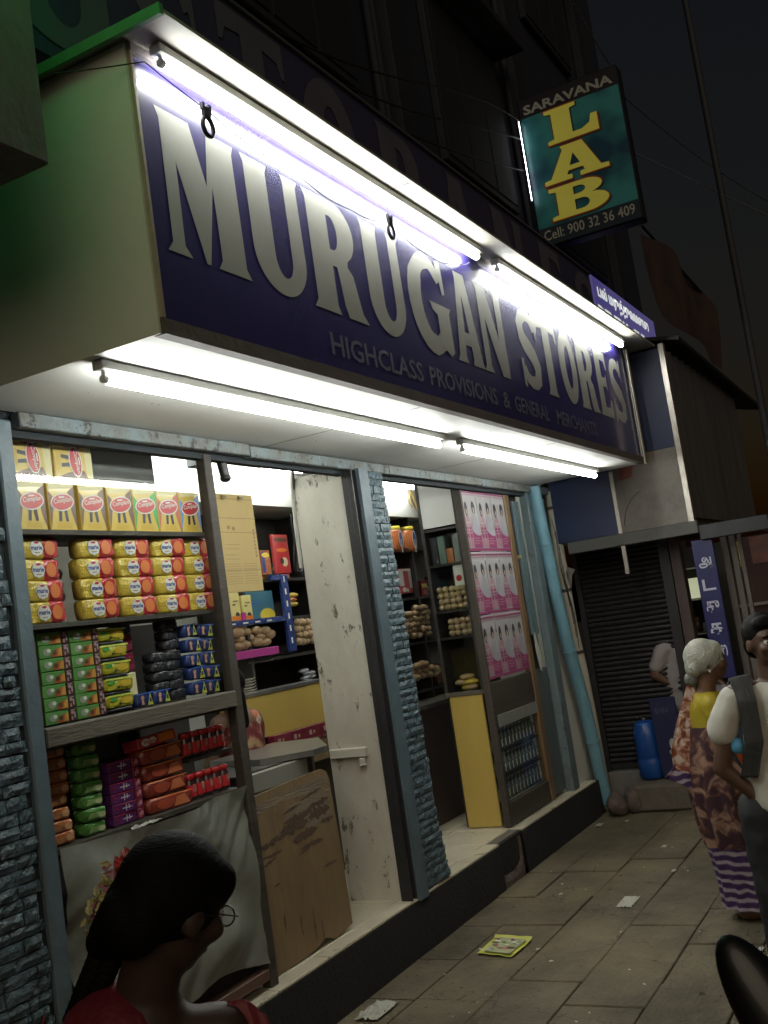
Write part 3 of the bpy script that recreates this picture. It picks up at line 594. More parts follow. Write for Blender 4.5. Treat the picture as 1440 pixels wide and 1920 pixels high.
for c in range(2):
    for r in range(5):
        pack('sachet_box', f'blue and lime sachet box, {row_word(r,5)} of the {["inner column","outer column against the post"][c]}', 'sachet box', (3.505+.100*c, 2.84+.008*c, 1.500+.060*(4-r)), sb_, [('printed_front', spr)], 'blue and lime sachet boxes near the window post', rot=(R(random.uniform(-4, 4)), R(random.uniform(-5, 5)), R(random.uniform(-8, 8))))
dkp = pillow(.088, .040, .07, [F_dk], seed=31)
for c in range(2):
    for r in range([5, 8][c]):
        pack('dark_pack', f'dark grey wrapped bar, {ORD[r]} from the top of the {["shorter","taller"][c]} stack beside the sachet boxes', 'wrapped bar', (3.315+.092*c, 2.862, 1.4945+.041*([5, 8][c]-1-r)), dkp, [], 'dark grey wrapped bars', rot=(0, R(random.uniform(-3, 3)), R(random.uniform(-5, 5))))
# --- lower shelf: orange rolls, green rolls, purple boxes, red-orange packs, red-capped jars
M_prmix = mat('orange_speckle_print', (.48, .20, .07), .35, col2=(.16, .06, .03), scale=40, amt=1); M_prgr = mat('leaf_speckle_print', (.26, .36, .13), .35, col2=(.05, .14, .03), scale=40, amt=1)
ob = pillow(.135, .041, .06, [F_or], seed=41, crimp=.35); gb2 = pillow(.118, .046, .06, [F_gr], seed=42, crimp=.4)
b = MB(); b.poly([(.020, .008), (.118, .010), (.122, .026), (.03, .028)], -.0036, 0); b.disc((.10, .02), .016, .012, 1, y=-.0042, n=10); opr = b.data('printed_front', [M_prmix, mat('pale_orange_print', (.55, .30, .14), .35)])
b = MB(); b.poly([(.018, .010), (.10, .012), (.104, .028), (.03, .030)], -.0036, 0); b.disc((.085, .018), .018, .010, 1, y=-.0042, n=10); gpr2 = b.data('printed_front', [M_prgr, mat('leafy_print', (.38, .44, .22), .35)])
for r in range(8):
    z = 1.083+.0425*(7-r)
    if r == 0: z -= .002
    pack('biscuit_roll', f'orange wrapped biscuit roll, {row_word(r,8)} of the stack beside the brick wall', 'biscuit roll', (2.645+.006*noise.noise(Vector((r, 0, 0))), 2.842, z), ob, [('printed_front', opr)], 'orange biscuit rolls on the lowest shelf', rot=(0, R(random.uniform(-2, 2)), R(random.uniform(-4, 6))))
for r in range(7):
    pack('biscuit_roll', f'green wrapped biscuit roll, {row_word(r,7)} of the stack beside the purple packs', 'biscuit roll', (2.822+.01*noise.noise(Vector((r*2, 0, 4))), 2.842, 1.083+.0475*(6-r)), gb2, [('printed_front', gpr2)], 'green biscuit rolls on the lowest shelf', rot=(0, R(random.uniform(-2, 2)), R(random.uniform(-4, 6))))
pb = MB().box(0, .125, 0, .08, 0, .0375, bev=.002).data('bx', F_pu); b = MB(); b.poly([(.05, .016), (.10, .016), (.10, .020), (.05, .020)], -.001, 0); b.poly([(.066, .006), (.071, .006), (.073, .03), (.068, .03)], -.0012, 0); b.poly([(.082, .012), (.087, .012), (.087, .028), (.082, .028)], -.0012, 0); b.poly([(.0, .0335), (.125, .0335), (.125, .036), (0, .036)], -.001, 1); b.disc((.02, .02), .012, .007, 2, y=-.0012, n=8)
ppr = b.data('printed_front', [mat('silver_print', (.5, .45, .5), .3), F_r, F_mar])
qb = MB().box(0, .036, 0, .08, 0, .0375, bev=.002).data('bx', F_mar); b = MB(); b.poly([(.008, .006), (.014, .006), (.014, .022), (.008, .022)], -.001, 0); b.disc((.022, .02), .008, .010, 0, y=-.001, n=8); qpr = b.data('printed_end', [mat('dull_rose_print', (.42, .18, .22), .4)])
for r in range(6):
    pack('chocolate_box', f'dark purple chocolate box, {row_word(r,6)} of the stack on the lowest shelf', 'chocolate box', (2.972, 2.842, 1.085+.0385*(5-r)), pb, [('printed_front', ppr)], 'dark purple chocolate boxes', R(random.uniform(-2, 2)))
    pack('chocolate_box', f'maroon box end, {row_word(r,6)} of the strip right of the purple boxes', 'chocolate box', (3.102, 2.842, 1.085+.0385*(5-r)), qb, [('printed_end', qpr)], 'maroon box ends beside the purple boxes', R(random.uniform(-2, 2)))
rb_ = pillow(.245, .060, .08, [F_ro], seed=51, crimp=.12, nx=12); b = MB(); b.disc((.085, .030), .05, .020, 0, y=-.004, n=14); b.poly([(.13, .01), (.225, .012), (.20, .05), (.15, .046)], -.0042, 1); b.poly([(.0, .055), (.245, .056), (.245, .059), (0, .058)], -.004, 2)
rpr = b.data('printed_front', [mat('brick_red_print', (.33, .06, .03), .35), mat('biscuit_brown_print', (.50, .15, .06), .4, col2=(.3, .08, .03), scale=30), M_print_o])
for r in range(4):
    pack('biscuit_pack', f'large red orange biscuit pack, {row_word(r,4)} of the four on the lowest shelf', 'biscuit pack', (3.162+.003*r, 2.842, 1.083+.0625*(3-r)), rb_, [('printed_front', rpr)], 'large red orange biscuit packs', rot=(0, R(random.uniform(-1.5, 1.5)), R(random.uniform(-2, 3))))
tb = MB().box(0, .225, 0, .08, 0, .042, bev=.002).data('bx', F_r); b = MB(); b.disc((.045, .02), .026, .014, 0, y=-.001, n=14); b.disc((.085, .022), .022, .012, 0, y=-.001, n=14); put_text(b, 'Wafers', .03, .012, .07, .016, -.0016, 2, bold=.02); b.poly([(.12, .006), (.21, .006), (.21, .036), (.12, .036)], -.001, 1)
pack('wafer_box', 'bright red box with white patch lying on top of the red orange packs', 'box', (3.150, 2.842, 1.335), tb, [('printed_front', b.data('printed_front', [M_print_w, M_print_o, M_print_r]))], 'wafer boxes', rot=(R(-8), R(-3), 0))
# jars
M_jar = glassmat('jar_plastic', (.42, .30, .28), .1)
jb = MB().lathe((0, 0, 0), [(0, 0), (.024, 0), (.026, .01), (.026, .065), (.020, .078), (.020, .084), (0, .084)], 12).data('jar_body', mat('dark_jar', (.05, .022, .025), .25, coat=.5)); jc = MB().lathe((0, 0, .078), [(0, .022), (.021, .022), (.024, .018), (.024, 0), (0, 0)], 12).data('jar_lid', M_print_r)
jl = MB().box(-.008, .008, -.0275, -.0245, .03, .06).data('jar_label', mat('faded_pink_label', (.40, .18, .17), .4)); js = MB().lathe((0, 0, 0), [(.0265, .012), (.0267, .05), (.0265, .058)], 12).data('jar_band', M_print_r)
for r in range(2):
    for i in range(5):
        t = thing('jar', f'red-lidded dark jar on the {["upper","lower"][r]} row, {ORD[i]} from the red packs', 'jar', (3.450+.056*i, 2.870, 1.255-.168*r), 'small red-lidded jars near the window post')
        for nm, me in (('jar_body', jb), ('lid', jc), ('paper_band', js), ('white_stripe', jl)): inst(nm, me, t)
b = MB(); b.box(3.43, 3.72, 2.84, 2.93, 1.235, 1.251); tag(b.build('jar_shelf', M_dark), 'short dark shelf between the two rows of jars', 'shelf')
# crumpled price tag / cloth on shelf lip
def crumple(name, c, s, m, lab, cat, seed=0, flat=.35, n=12):
    b = MB(); vs = []
    for j in range(n+1):
        for i in range(n+1):
            u, v = i/n-.5, j/n-.5; q = Vector((u*3+seed, v*3, 0)); k = 1-.25*abs(noise.noise(Vector((u*4, v*4, seed+5))))
            vs.append((c[0]+u*s[0]*k, c[1]+v*s[1]*k, c[2]+s[2]*flat*abs(noise.noise(q*1.7))+s[2]*.3*abs(noise.noise(q*4))+.002))
    b.add(vs, [(j*(n+1)+i, j*(n+1)+i+1, (j+1)*(n+1)+i+1, (j+1)*(n+1)+i) for j in range(n) for i in range(n)], 0)
    return tag(b.build(name, m), lab, cat)
crumple('plastic_bag', (3.08, 2.80, 1.065), (.17, .06, .05), mat('crumpled_plastic', (.34, .34, .30), .3, bump=.5), 'crumpled pale plastic bag under the purple boxes', 'bag', 3)
tag(MB().box(3.04, 3.60, 2.98, 3.0, 2.385, 2.56).build('added_dark_panel', mat('added_dark_board', (.10, .105, .10), .6)), 'added dark grey panel darkening the view above the yellow drink cartons in the window', 'panel')  # added sheet that darkens the upper window where the glass looks dark
# added dark panels behind the packets, in place of the unlit interior
backdrop = thing('dark_backdrop', 'added dark wooden panels behind the window packets, standing in for the dark interior', 'cupboard', (0, 0, 0))
b = MB(); b.box(3.05, 3.9, 3.20, 3.24, FZ, 1.83); b.build('rear_panel', M_dark, backdrop); b = MB(); b.box(3.05, 3.08, 3.09, 3.20, FZ, 1.83); b.box(3.42, 3.44, 3.09, 3.20, FZ, 1.83); b.build('divider', M_dark, backdrop)
# ================================================================== DOORWAY, COUNTER, BACK SHELVES
def bk(x, z, k=.907): return x*k, 1.66+(z-1.66)*k
YB = 3.9
# counter
ct = thing('counter', 'steel-topped shop counter blocking the left doorway behind the worn plywood', 'counter', (0, 0, 0))
b = MB(); top = [(4.10, 2.98), (4.29, 2.80), (4.42, 2.80), (4.80, 3.09), (4.75, 3.35), (4.2, 3.35)]
b.add([(x, y, 1.14) for x, y in top]+[(x, y, 1.112) for x, y in top], [list(range(6)), list(range(6, 12))[::-1]]+[(i, 6+i, 6+(i+1) % 6, (i+1) % 6) for i in range(6)]); b.build('steel_top', M_steel, ct)
b = MB(); base = [(3.80, 2.90), (4.42, 2.90), (4.78, 3.12), (4.74, 3.33), (3.80, 3.33)]
b.add([(x, y, FZ) for x, y in base]+[(x, y, 1.11) for x, y in base], [list(range(5))[::-1], list(range(5, 10))]+[(i, (i+1) % 5, 5+(i+1) % 5, 5+i) for i in range(5)]); b.build('counter_base', M_dark, ct)
b = MB(); b.box(3.80, 4.32, 2.86, 2.895, 1.02, 1.105, bev=.004); b.build('grey_front_strip', mat('dull_grey_sheet', (.20, .20, .17), .5, bump=.1), ct)
# worn plywood leaning in front: rounded upper right corner, broken lower edge
bd = MB(); out = [(3.745, .205+.06), (3.98, .27), (4.1, .275), (4.2, .30), (4.28, .268), (4.44, .29)]+[(4.445, .6), (4.435, .98), (4.42, 1.015), (4.38, 1.035), (4.10, 1.03), (3.745, 1.015)]
n = len(out); bd.add([(x, 0, z) for x, z in out]+[(x, .018, z) for x, z in out], [list(range(n)), list(range(n, 2*n))[::-1]]+[(i, n+i, n+(i+1) % n, (i+1) % n) for i in range(n)])
o = bd.build('plywood_board', M_ply, loc=(0, 2.80, 0), rot=(R(-1.5), 0, 0)); tag(o, 'tall worn plywood board with peeling brown streaks leaning against the counter', 'board')
rr = random.Random(5)
def splinter(cx, cz, L, w, a):
    pts = []
    for k in range(17): u = k/16; pts.append((u*L, w*math.sin(math.pi*u)**.6*(.35+.8*rr.random())))
    for k in range(16, -1, -1): u = k/16; pts.append((u*L, -w*math.sin(math.pi*u)**.6*(.3+.8*rr.random())))
    ca, sa = math.cos(a), math.sin(a); MB().poly([(cx+p[0]*ca-p[1]*sa, cz+p[0]*sa+p[1]*ca) for p in pts][::-1], -.0015-.0004*rr.random(), 0).build('peeled_patch', mat('peeled_brown_ply', (.062, .038, .026), .75, col2=(.12, .075, .045), scale=20, bump=.5), o)
for cx_, cz_, L_, w_ in [(3.78, .79, .28, .016), (3.80, .75, .16, .010), (3.79, .715, .12, .008), (3.96, .83, .24, .03), (4.05, .77, .22, .024), (4.10, .72, .20, .016), (4.0, .86, .25, .022), (4.2, .84, .2, .03), (4.0, .90, .16, .008), (4.08, .70, .10, .006), (3.86, .62, .05, .006), (4.27, .60, .12, .009), (4.15, .93, .2, .010), (4.2, .88, .2, .02), (4.3, .80, .12, .016)]:
    splinter(cx_, cz_, L_, w_, R(3+rr.uniform(-4, 8)))
for cx_, cz_, L_ in [(4.12, .30, .16), (4.18, .29, .10), (3.90, .42, .08), (4.02, .36, .10)]: splinter(cx_, cz_, L_, .007, R(88))
sp = MB(); sp.poly([(3.76, .93), (4.0, .955), (4.2, .945), (4.41, .955), (4.41, .985), (4.38, .998), (4.1, .994), (3.76, .978)], -.001, 0)
sp.poly([(4.03, .84), (4.2, .80), (4.40, .78), (4.41, .94), (4.2, .93), (4.02, .92)], -.0008, 0); sp.build('worn_grey_area', mat('bare_grey_ply', (.13, .105, .075), .8, col2=(.22, .17, .11), scale=9, amt=1, bump=.5, stretch=(.4, 1, 3)), o)
# cardboard sheet hung in the doorway
cbm = mat('cardboard', (.50, .38, .16), .75, col2=(.43, .32, .13), scale=3, bump=.15, bscale=30)
t = MB().box(4.04, 4.345, 2.995, 3.005, 1.93, 2.41, bev=.002).build('cardboard_sheet', cbm); tag(t, 'flattened brown cardboard carton with faint print hanging in the doorway', 'cardboard')
b = MB()
for z in (2.385, 2.29, 2.22, 2.035): b.box(4.045, 4.34, 2.9935, 2.9945, z, z+.0025, 0)
for x, z in ((4.115, 2.245), (4.155, 2.24)): b.disc((x, z), .012, .010, 0, n=8, y=2.9938)
for z in (2.14, 2.16, 2.11, 2.09): b.box(4.07, 4.07+.08+.05*rr.random(), 2.9935, 2.9945, z, z+.0018)
for k in range(9): b.box(4.06+.0*k, 4.18, 2.9935, 2.9945, 1.97+.012*k, 1.9715+.012*k); b.box(4.20, 4.315, 2.9935, 2.9945, 1.97+.012*k, 1.9715+.012*k)
for k in range(8): b.box(4.315, 4.325, 2.9935, 2.9945, 2.10+.018*k, 2.112+.018*k)
b.build('faint_print', mat('cardboard_print', (.30, .21, .10), .8), t)
b = MB()
for x in (4.10, 4.235): b.cyl((x, 2.985, 2.40), (x, 2.99, 2.385), .016, n=10)
b.build('hanging_clips', mat('beige_clip', (.40, .33, .17), .6), t)
# ceiling tubes inside
tube_light(3.90, 5.02, 3.42, 2.715, 1, 'lit ceiling tube inside the shop above the cardboard, nearest the window post', .06, M_tubei, group='inner ceiling tubes')
tube_light(5.10, 5.55, 3.42, 2.70, 1, 'short lit ceiling tube inside the shop left of the white pier', .06, M_tubei, group='inner ceiling tubes')
tube_light(6.15, 7.30, 3.52, 2.70, 1, 'lit ceiling tube inside the shop right of the brick pillar', .06, M_tubei, group='inner ceiling tubes')
# back fittings
def board(parent, x0, x1, z0, z1, y0, y1, m=M_dark, nm='shelf_board'):
    b = MB(); b.box(x0, x1, y0, y1, z0, z1); return b.build(nm, m, parent)
t = thing('loft_cupboard', 'white loft cupboard front high on the back wall above the left shelves', 'cupboard', (0, 0, 0))
x1, z1 = bk(7.0, 2.579); b = MB(); b.box(3.4, 6.4, 3.55, 3.9, z1, 2.88); b.build('cupboard_front', M_white, t)
t = thing('loft_cupboard', 'white loft cupboard front high on the back wall seen right of the brick pillar', 'cupboard', (0, 0, 0)); b = MB(); b.box(6.5, 8.0, 3.60, 3.9, 2.48, 2.88); b.build('cupboard_front', M_white, t)
b = MB(); b.tube([(7.37, 3.59, 2.70), (7.40, 3.58, 2.62), (7.50, 3.585, 2.46)], .012, 6); b.tube([(7.37, 3.59, 2.69), (7.33, 3.585, 2.62), (7.37, 3.59, 2.56)], .007, 6); tag(b.build('dried_posy', mat('straw', (.42, .30, .12), .8)), 'dried straw bunch hanging on the white loft cupboard', 'ornament')
un = thing('shelf_unit', 'dark wooden shelf unit on the back wall full of bread and packets, left', 'shelf unit', (0, 0, 0))
Y0 = 3.62
for z in (2.055, 1.815, 1.585, 1.37): board(un, 5.0, 6.40, z-.018, z, Y0, 3.93)
for x in (5.92, 6.38, 5.02): board(un, x, x+.025, FZ, 2.48, Y0-.005, 3.93, nm='upright')
board(un, 5.0, 6.4, FZ, 2.49, 3.935, 3.948, nm='back_panel')
un2 = thing('shelf_unit', 'dark wooden shelf unit on the back wall behind the brick pillar, right', 'shelf unit', (0, 0, 0))
for z in (2.24, 1.86, 1.52, 1.16): board(un2, 6.45, 8.06, z-.018, z, Y0, 3.93)
for x in (6.45, 7.30, 8.05): board(un2, x, x+.025, FZ, 2.48, Y0-.005, 3.93, nm='upright')
board(un2, 6.45, 8.08, FZ, 2.49, 3.935, 3.948, nm='back_panel')
kk = 3.62/4.3
def q(x, z): return x*kk, 1.66+(z-1.66)*kk
# blue counter-display frame with white marks
t = thing('display_frame', 'blue cardboard display rack with white marks on the back shelves', 'display rack', (0, 0, 0))
xv, zt = q(6.395, 2.148); xv2, zb = q(6.48, 1.59)
b = MB(); b.box(xv, xv2, 3.575, 3.60, zb, zt, bev=.003); b.build('upright', F_bl, t)
xa, za = q(5.70, 1.838); b = MB(); b.box(xa, xv-.001, 3.578, 3.60, za-.02, za+.012, bev=.002); b.build('cross_bar', F_bl, t)
b = MB(); b.box(xv-.10, xv-.001, 3.578, 3.60, zt-.03, zt, bev=.002); b.build('top_bar', F_bl, t)
b = MB()
for k in range(6): b.box(xv+.022, xv+.036, 3.5735, 3.5745, zb+.05+.075*k, zb+.085+.075*k)
for k in range(4): b.box(xa+.12*k+.02, xa+.12*k+.07, 3.5765, 3.5775, za-.010, za-.002)
b.build('white_marks', M_print_w, t)
# cartons and bread
def bx(name, lab, cat, x0, z0, w, h, m, y=3.66, d=.12, prints=None, group=None):
    o = MB().box(0, w, 0, d, 0, h, bev=.003).build(name, m, loc=(x0, y, z0)); tag(o, lab, cat, group)
    if prints:
        b = MB(); ms = []
        for p in prints:
            mm = p[-1]
            if mm not in ms: ms.append(mm)
            if p[0] == 'r': b.poly([(p[1]*w, p[2]*h), (p[3]*w, p[2]*h), (p[3]*w, p[4]*h), (p[1]*w, p[4]*h)], -.0015-.0003*len(b.f), ms.index(mm))
            elif p[0] == 'd': b.disc((p[1]*w, p[2]*h), p[3]*w, p[4]*h, ms.index(mm), y=-.0015-.0003*len(b.f), n=16)
            elif p[0] == 't': put_text(b, p[5], p[1]*w, p[2]*h, p[3]*w, p[4]*h, -.0015-.0003*8, ms.index(mm), bold=.02, res=1)
        b.build('printed_front', ms, o)
    return o
xr, zr = q(6.39, 2.16)
bx('snack_packet', 'tall red snack packet hanging among black cables on the back shelf', 'packet', xr, zr, .17, .245, mat('red_wrap_back', (.45, .05, .05), .3), 3.60, .02, [('r', .07, .03, .95, .75, M_print_r), ('d', .62, .30, .2, .12, M_print_cr), ('d', .45, .32, .12, .08, M_print_dk), ('r', .1, .82, .9, .92, M_print_br), ('d', .5, .6, .35, .05, M_print_o)])
xx, zz = q(6.25, 2.16)
bx('drink_powder_box', 'narrow orange and blue box beside the red snack packet', 'box', xx, zz, .10, .15, F_or, 3.62, .08, [('r', .05, .1, .4, .95, M_print_b), ('d', .5, .8, .4, .1, M_print_y)])
xx, zz = q(6.02, 1.85)
bx('teal_carton', 'teal carton with cream edge behind the blue rack', 'carton', xx, zz, .28, .165, mat('teal_card', (.03, .14, .20), .4), 3.63, .12, [('d', .72, .12, .28, .25, M_print_y), ('r', .06, .6, .6, .63, M_print_bl), ('r', .06, .5, .45, .53, M_print_bl)])
xx, zz = q(5.80, 1.85)
for k in range(2): bx('noodle_cup', f'yellow packet with dark lettering, {["farther from","nearer to"][k]} the teal carton', 'packet', xx+.0+.115*k, zz, .095, .165-.02*k, mat('pale_yellow_card', (.70, .60, .22), .4), 3.61, .05, [('r', .2, .55, .5, .60, M_print_dk), ('r', .3, .68, .8, .72, M_print_dk), ('d', .6, .2, .2, .12, M_print_dk), ('r', .0, .0, .99, .18, M_print_o)])
bx('price_card', 'small magenta card below the yellow packets', 'card', xx+.085, zz-.004, .04, .05, mat('magenta_card', (.45, .02, .25), .4), 3.60, .004)
M_bread = mat('bread_in_wrap', (.33, .20, .10), .35, col2=(.50, .36, .20), scale=9, amt=.8, bump=.5, bscale=40, coat=.4)
M_bun = mat('pale_bun_in_wrap', (.45, .32, .18), .35, col2=(.26, .16, .08), scale=12, amt=.7, bump=.5, bscale=50, coat=.4)
lf = [MB().ell((0, 0, .026), (.052, .034, .027), nu=12, nv=7, disp=.25, seed=k).data('loaf', M_bread) for k in range(4)]
bu = [MB().ell((0, 0, .022), (.026, .03, .023), nu=10, nv=6, disp=.3, seed=k).data('bun', M_bun) for k in range(4)]
def stackfill(name, what, where, cat, mes, x0, x1, z0, rows, dx, dz, y, group, jit=.006, skip=0):
    k = 0
    for r in range(rows):
        n = int((x1-x0)/dx)
        for i in range(n):
            if rr.random() < skip and r == rows-1: continue
            o = bpy.data.objects.new(name, mes[(i+r) % len(mes)]); COL.objects.link(o)
            o.location = (x0+dx*(i+.5)+rr.uniform(-jit, jit)+dx*.4*(r % 2), y+rr.uniform(-.012, .012), z0+dz*r*.92+rr.uniform(-.003, .004)); o.scale = (rr.uniform(.88, 1.12),)*3; o.rotation_euler = (rr.uniform(-.2, .2), rr.uniform(-.15, .15), rr.uniform(-.3, .3))
            rw = ['bottom', 'second lowest', 'third lowest', 'fourth lowest', 'fifth lowest', 'sixth lowest'][r]
            tag(o, f'{what}, {ORD[i]} in the {rw} row {where}', cat, group)
xa, za = q(5.80, 1.655); xb, _ = q(6.36, 0)
stackfill('bread_loaf', 'brown wrapped loaf', 'above the pink tray', 'bread', lf, xa, xb, za, 4, .095, .040, 3.63, 'wrapped loaves above the pink tray', skip=.3)
xa, za = q(5.70, 1.592)
o = MB().box(xa, xa+.46, 3.575, 3.59, za, za+.045, bev=.002).build('tray', mat('pink_tray', (.40, .04, .24), .4)); tag(o, 'magenta tray edge holding the wrapped loaves', 'tray')
xa, za = q(6.56, 1.625); xb, _ = q(6.90, 0)
stackfill('bun', 'pale bun', 'left of the white pier', 'bun', bu, xa, xb, za, 4, .048, .042, 3.62, 'pale buns stacked left of the white pier')
xa, za = q(6.53, 1.915)
for k in range(3): o = inst('snack_bar', lf[k], None, (xa+.05+.012*k, 3.64, za+.028*k)); o.data = MB().ell((0, 0, .016), (.07, .03, .017), nu=12, nv=7, disp=.2, seed=k).data('bar', F_y if k % 2 == 0 else F_or); tag(o, f'yellow orange snack bar, {["lowest","middle","topmost"][k]} of the small pile above the buns', 'snack bar', 'snack bars above the buns')
xa, za = q(6.60, 1.345)
for k in range(7): o = inst('sachet', MB().ell((0, 0, .012), (.05, .03, .013), nu=10, nv=6, disp=.5, seed=k).data('sachet', mat('silver_sachet', (.35, .36, .40), .25, .4, bump=.6)), None, (xa+.03+.035*(k % 3), 3.63, za+.022*(k//2)), (0, rr.uniform(-.2, .2), rr.uniform(-.4, .4))); tag(o, 'crumpled silver sachet in the pile beside the white pier', 'sachet', 'crumpled silver sachets beside the white pier')
xa, za = q(5.86, 1.43)
for k in range(5): o = inst('paper_plate', MB().lathe((0, 0, 0), [(0, 0), (.05, 0), (.075, .014), (.07, .014), (.045, .004), (0, .004)], 18).data('plate', mat('pale_plate', (.42, .41, .34), .5)), None, (xa+.04+.01*rr.random(), 3.66, za-.055+.016*k)); tag(o, f'{["lowest","second lowest","middle","second highest","topmost"][k]} pale plate in the stack on the low back shelf', 'plate', 'stacked pale plates on the low back shelf')
more = [('teal', (.04, .20, .20)), ('white', (.55, .55, .5)), ('crimson', (.40, .03, .04)), ('olive', (.20, .22, .06)), ('violet', (.16, .05, .22)), ('amber', (.50, .28, .05)), ('sky blue', (.10, .28, .45)), ('salmon', (.48, .20, .14)), ('dark green', (.04, .16, .06)), ('cream', (.60, .52, .34)), ('rust', (.28, .09, .03)), ('lime', (.35, .42, .08))]
for k, (nm_, c_) in enumerate(more):
    m_ = foil(nm_.replace(' ', '_')+'_packet_wrap', c_); w_ = .075+.02*(k % 3); h_ = .10+.03*((k*5) % 3)
    if k < 5: x_, z_, pl = 7.02+.0*k+.10*k+.32, 1.8605, 'on the middle shelf beyond the brick pillar'
    elif k < 8: x_, z_, pl = 5.05+.30+.13*(k-5), 2.056, 'on the back shelf behind the cardboard'
    else: x_, z_, pl = 7.34+.12*(k-8), 1.162, 'low on the shelf beyond the brick pillar'
    bx('packet', f'{nm_} packet standing {pl}', 'packet', x_, z_, w_, h_, m_, 3.70+.02*(k % 2), .06, [('r', .1, .55, .9, .8, M_print_w if k % 2 else M_print_y), ('d', .5, .3, .3, .14, M_print_r if k % 3 else M_print_b)], 'assorted packets on the back shelves')
# black cable tangle on the pier corner
for k in range(7):
    pts = [(5.56+.012*math.sin(k*2+t*.5)-.02*t/12, 3.50+.01*k, 2.45-.030*t+.006*math.sin(t+k)) for t in range(13)]+[(5.56+.06*math.sin(t*.8+k)+.02*t/8, 3.50, 2.07+.03*math.cos(t*.9+k)) for t in range(8)]
    tag(MB().tube(pts, .006+.002*(k % 2), 6).build('cable', M_blk), 'black cable hanging in the tangle beside the red snack packet', 'cable', 'black cables tangled beside the red snack packet')
b = MB(); b.tube([(4.87, 3.04, 2.74), (4.885, 3.09, 2.50), (4.89, 3.105, 2.3), (4.893, 3.11, 2.05)], .011, 8); tag(b.build('conduit', mat('pale_conduit', (.45, .44, .38), .5)), 'pale electric conduit running down the edge of the white pier', 'conduit')
b = MB(); b.box(4.22, 4.30, 3.20, 3.28, 2.60, 2.70, bev=.006); b.cyl((4.26, 3.20, 2.65), (4.26, 3.193, 2.65), .009); tag(b.build('ballast_box', mat('grey_ballast', (.12, .14, .14), .5)), 'grey box hanging under the lintel before the ceiling tubes', 'electric box')
b = MB(); b.cyl((3.85, 2.80, 2.56), (3.86, 2.79, 2.44), .026, .022, 10); b.ell((3.862, 2.79, 2.432), (.027, .027, .02), 0, 10, 6); tag(b.build('hanging_plug', M_blk), 'black plug hanging beside the window post under the lintel', 'plug')
# yellow counter front and red bags behind
t = thing('rear_counter', 'yellow fronted inner counter behind the seated woman', 'counter', (0, 0, 0))
k3 = 3.45/4.3
def q3(x, z): return x*k3, 1.66+(z-1.66)*k3
xa, za = q3(5.6, 1.04); xb, zb = q3(6.95, 1.33)
b = MB(); b.box(xa, xb, 3.45, 3.48, za, zb, bev=.003); b.build('yellow_panel', M_yel, t)
b = MB(); b.box(xa, xb, 3.44, 3.60, zb+.001, zb+.018); b.build('counter_top', M_steel, t); b = MB(); b.box(xa, xb, 3.50, 3.58, FZ, zb); b.build('counter_frame', M_dark, t)
for k in range(4):
    x, z = q3(6.02+.20*k, .935)
    o = bx('maroon_packet', f'maroon packet with pale print below the yellow panel, {ORD[k]} from the seated woman', 'packet', x, z, .155, .088, F_mar, 3.39, .05, [('r', .18, .45, .36, .75, mat('faded_pink_print', (.45, .30, .30), .4)), ('r', .45, .5, .58, .7, M_print_tan), ('r', .05, .05, .9, .25, M_print_br)], 'maroon packets below the yellow panel')
o = MB().box(q3(6.0, 0)[0], 5.56, 3.385, 3.448, .96, q3(0, .93)[1]-.001+0).build('packet_ledge', M_ply); tag(o, 'wooden ledge under the maroon packets', 'ledge')
# right room stock
k4 = kk
def jar_tin(i):
    x, z = q(8.33+.27*i, 2.318); t = thing('drink_jar', f'orange jar with blue and white label, {["left","right"][i]} of the pair behind the brick pillar', 'jar', (x+.085, 3.68, z), 'orange labelled jars')
    MB().lathe((0, 0, 0), [(0, 0), (.088, 0), (.092, .02), (.092, .15), (.08, .17), (.0, .17)], 20).build('jar_body', F_or, t)
    MB().lathe((0, 0, .165), [(.08, 0), (.084, .004), (.084, .03), (.0, .034)], 20).build('lid', mat('yellow_lid', (.6, .5, .05), .4), t)
    b = MB(); b.disc((-.01, .09), .035, .07, 0, y=-.0935, n=18); b.disc((-.01, .09), .026, .058, 1, y=-.094, n=18); 
    o = b.build('label_print', [M_print_w, M_print_b], t)
    b2 = MB(); put_text(b2, 'Horlicks', -.05, 0, .10, .03, 0, 0, bold=.02); o2 = b2.build('lettering', [M_print_w], t); o2.location = (.0, -.0948, .04); o2.rotation_euler = (0, R(-90), 0)
    return o
for i in range(2): jar_tin(i)
x, z = q(8.39, 1.94)
bx('milk_powder_box', 'red and white box on the shelf under the orange jars', 'box', x, z, .21, .19, M_print_r, 3.64, .1, [('r', .0, .3, .35, .9, M_print_w), ('r', .75, .2, .98, .98, mat('grey_white_print', (.5, .5, .48), .4)), ('d', .3, .15, .15, .1, M_print_w), ('d', .55, .12, .1, .08, M_print_cr), ('r', .02, .9, .98, .97, M_print_w)])
x0_, z0_ = q(8.22, 1.53); x1_, _ = q(8.87, 0)
stackfill('bun', 'pale bun', 'heaped beyond the brick pillar', 'bun', bu, x0_, x1_, z0_, 6, .052, .044, 3.63, 'pale buns heaped right of the brick pillar', skip=.4)
x0_, z0_ = q(8.25, 1.12); stackfill('bread_roll', 'golden roll', 'low beyond the brick pillar', 'bread', lf, x0_, x1_+.03, z0_+.03, 3, .098, .046, 3.63, 'golden rolls on the low shelf right of the brick pillar', skip=.3)
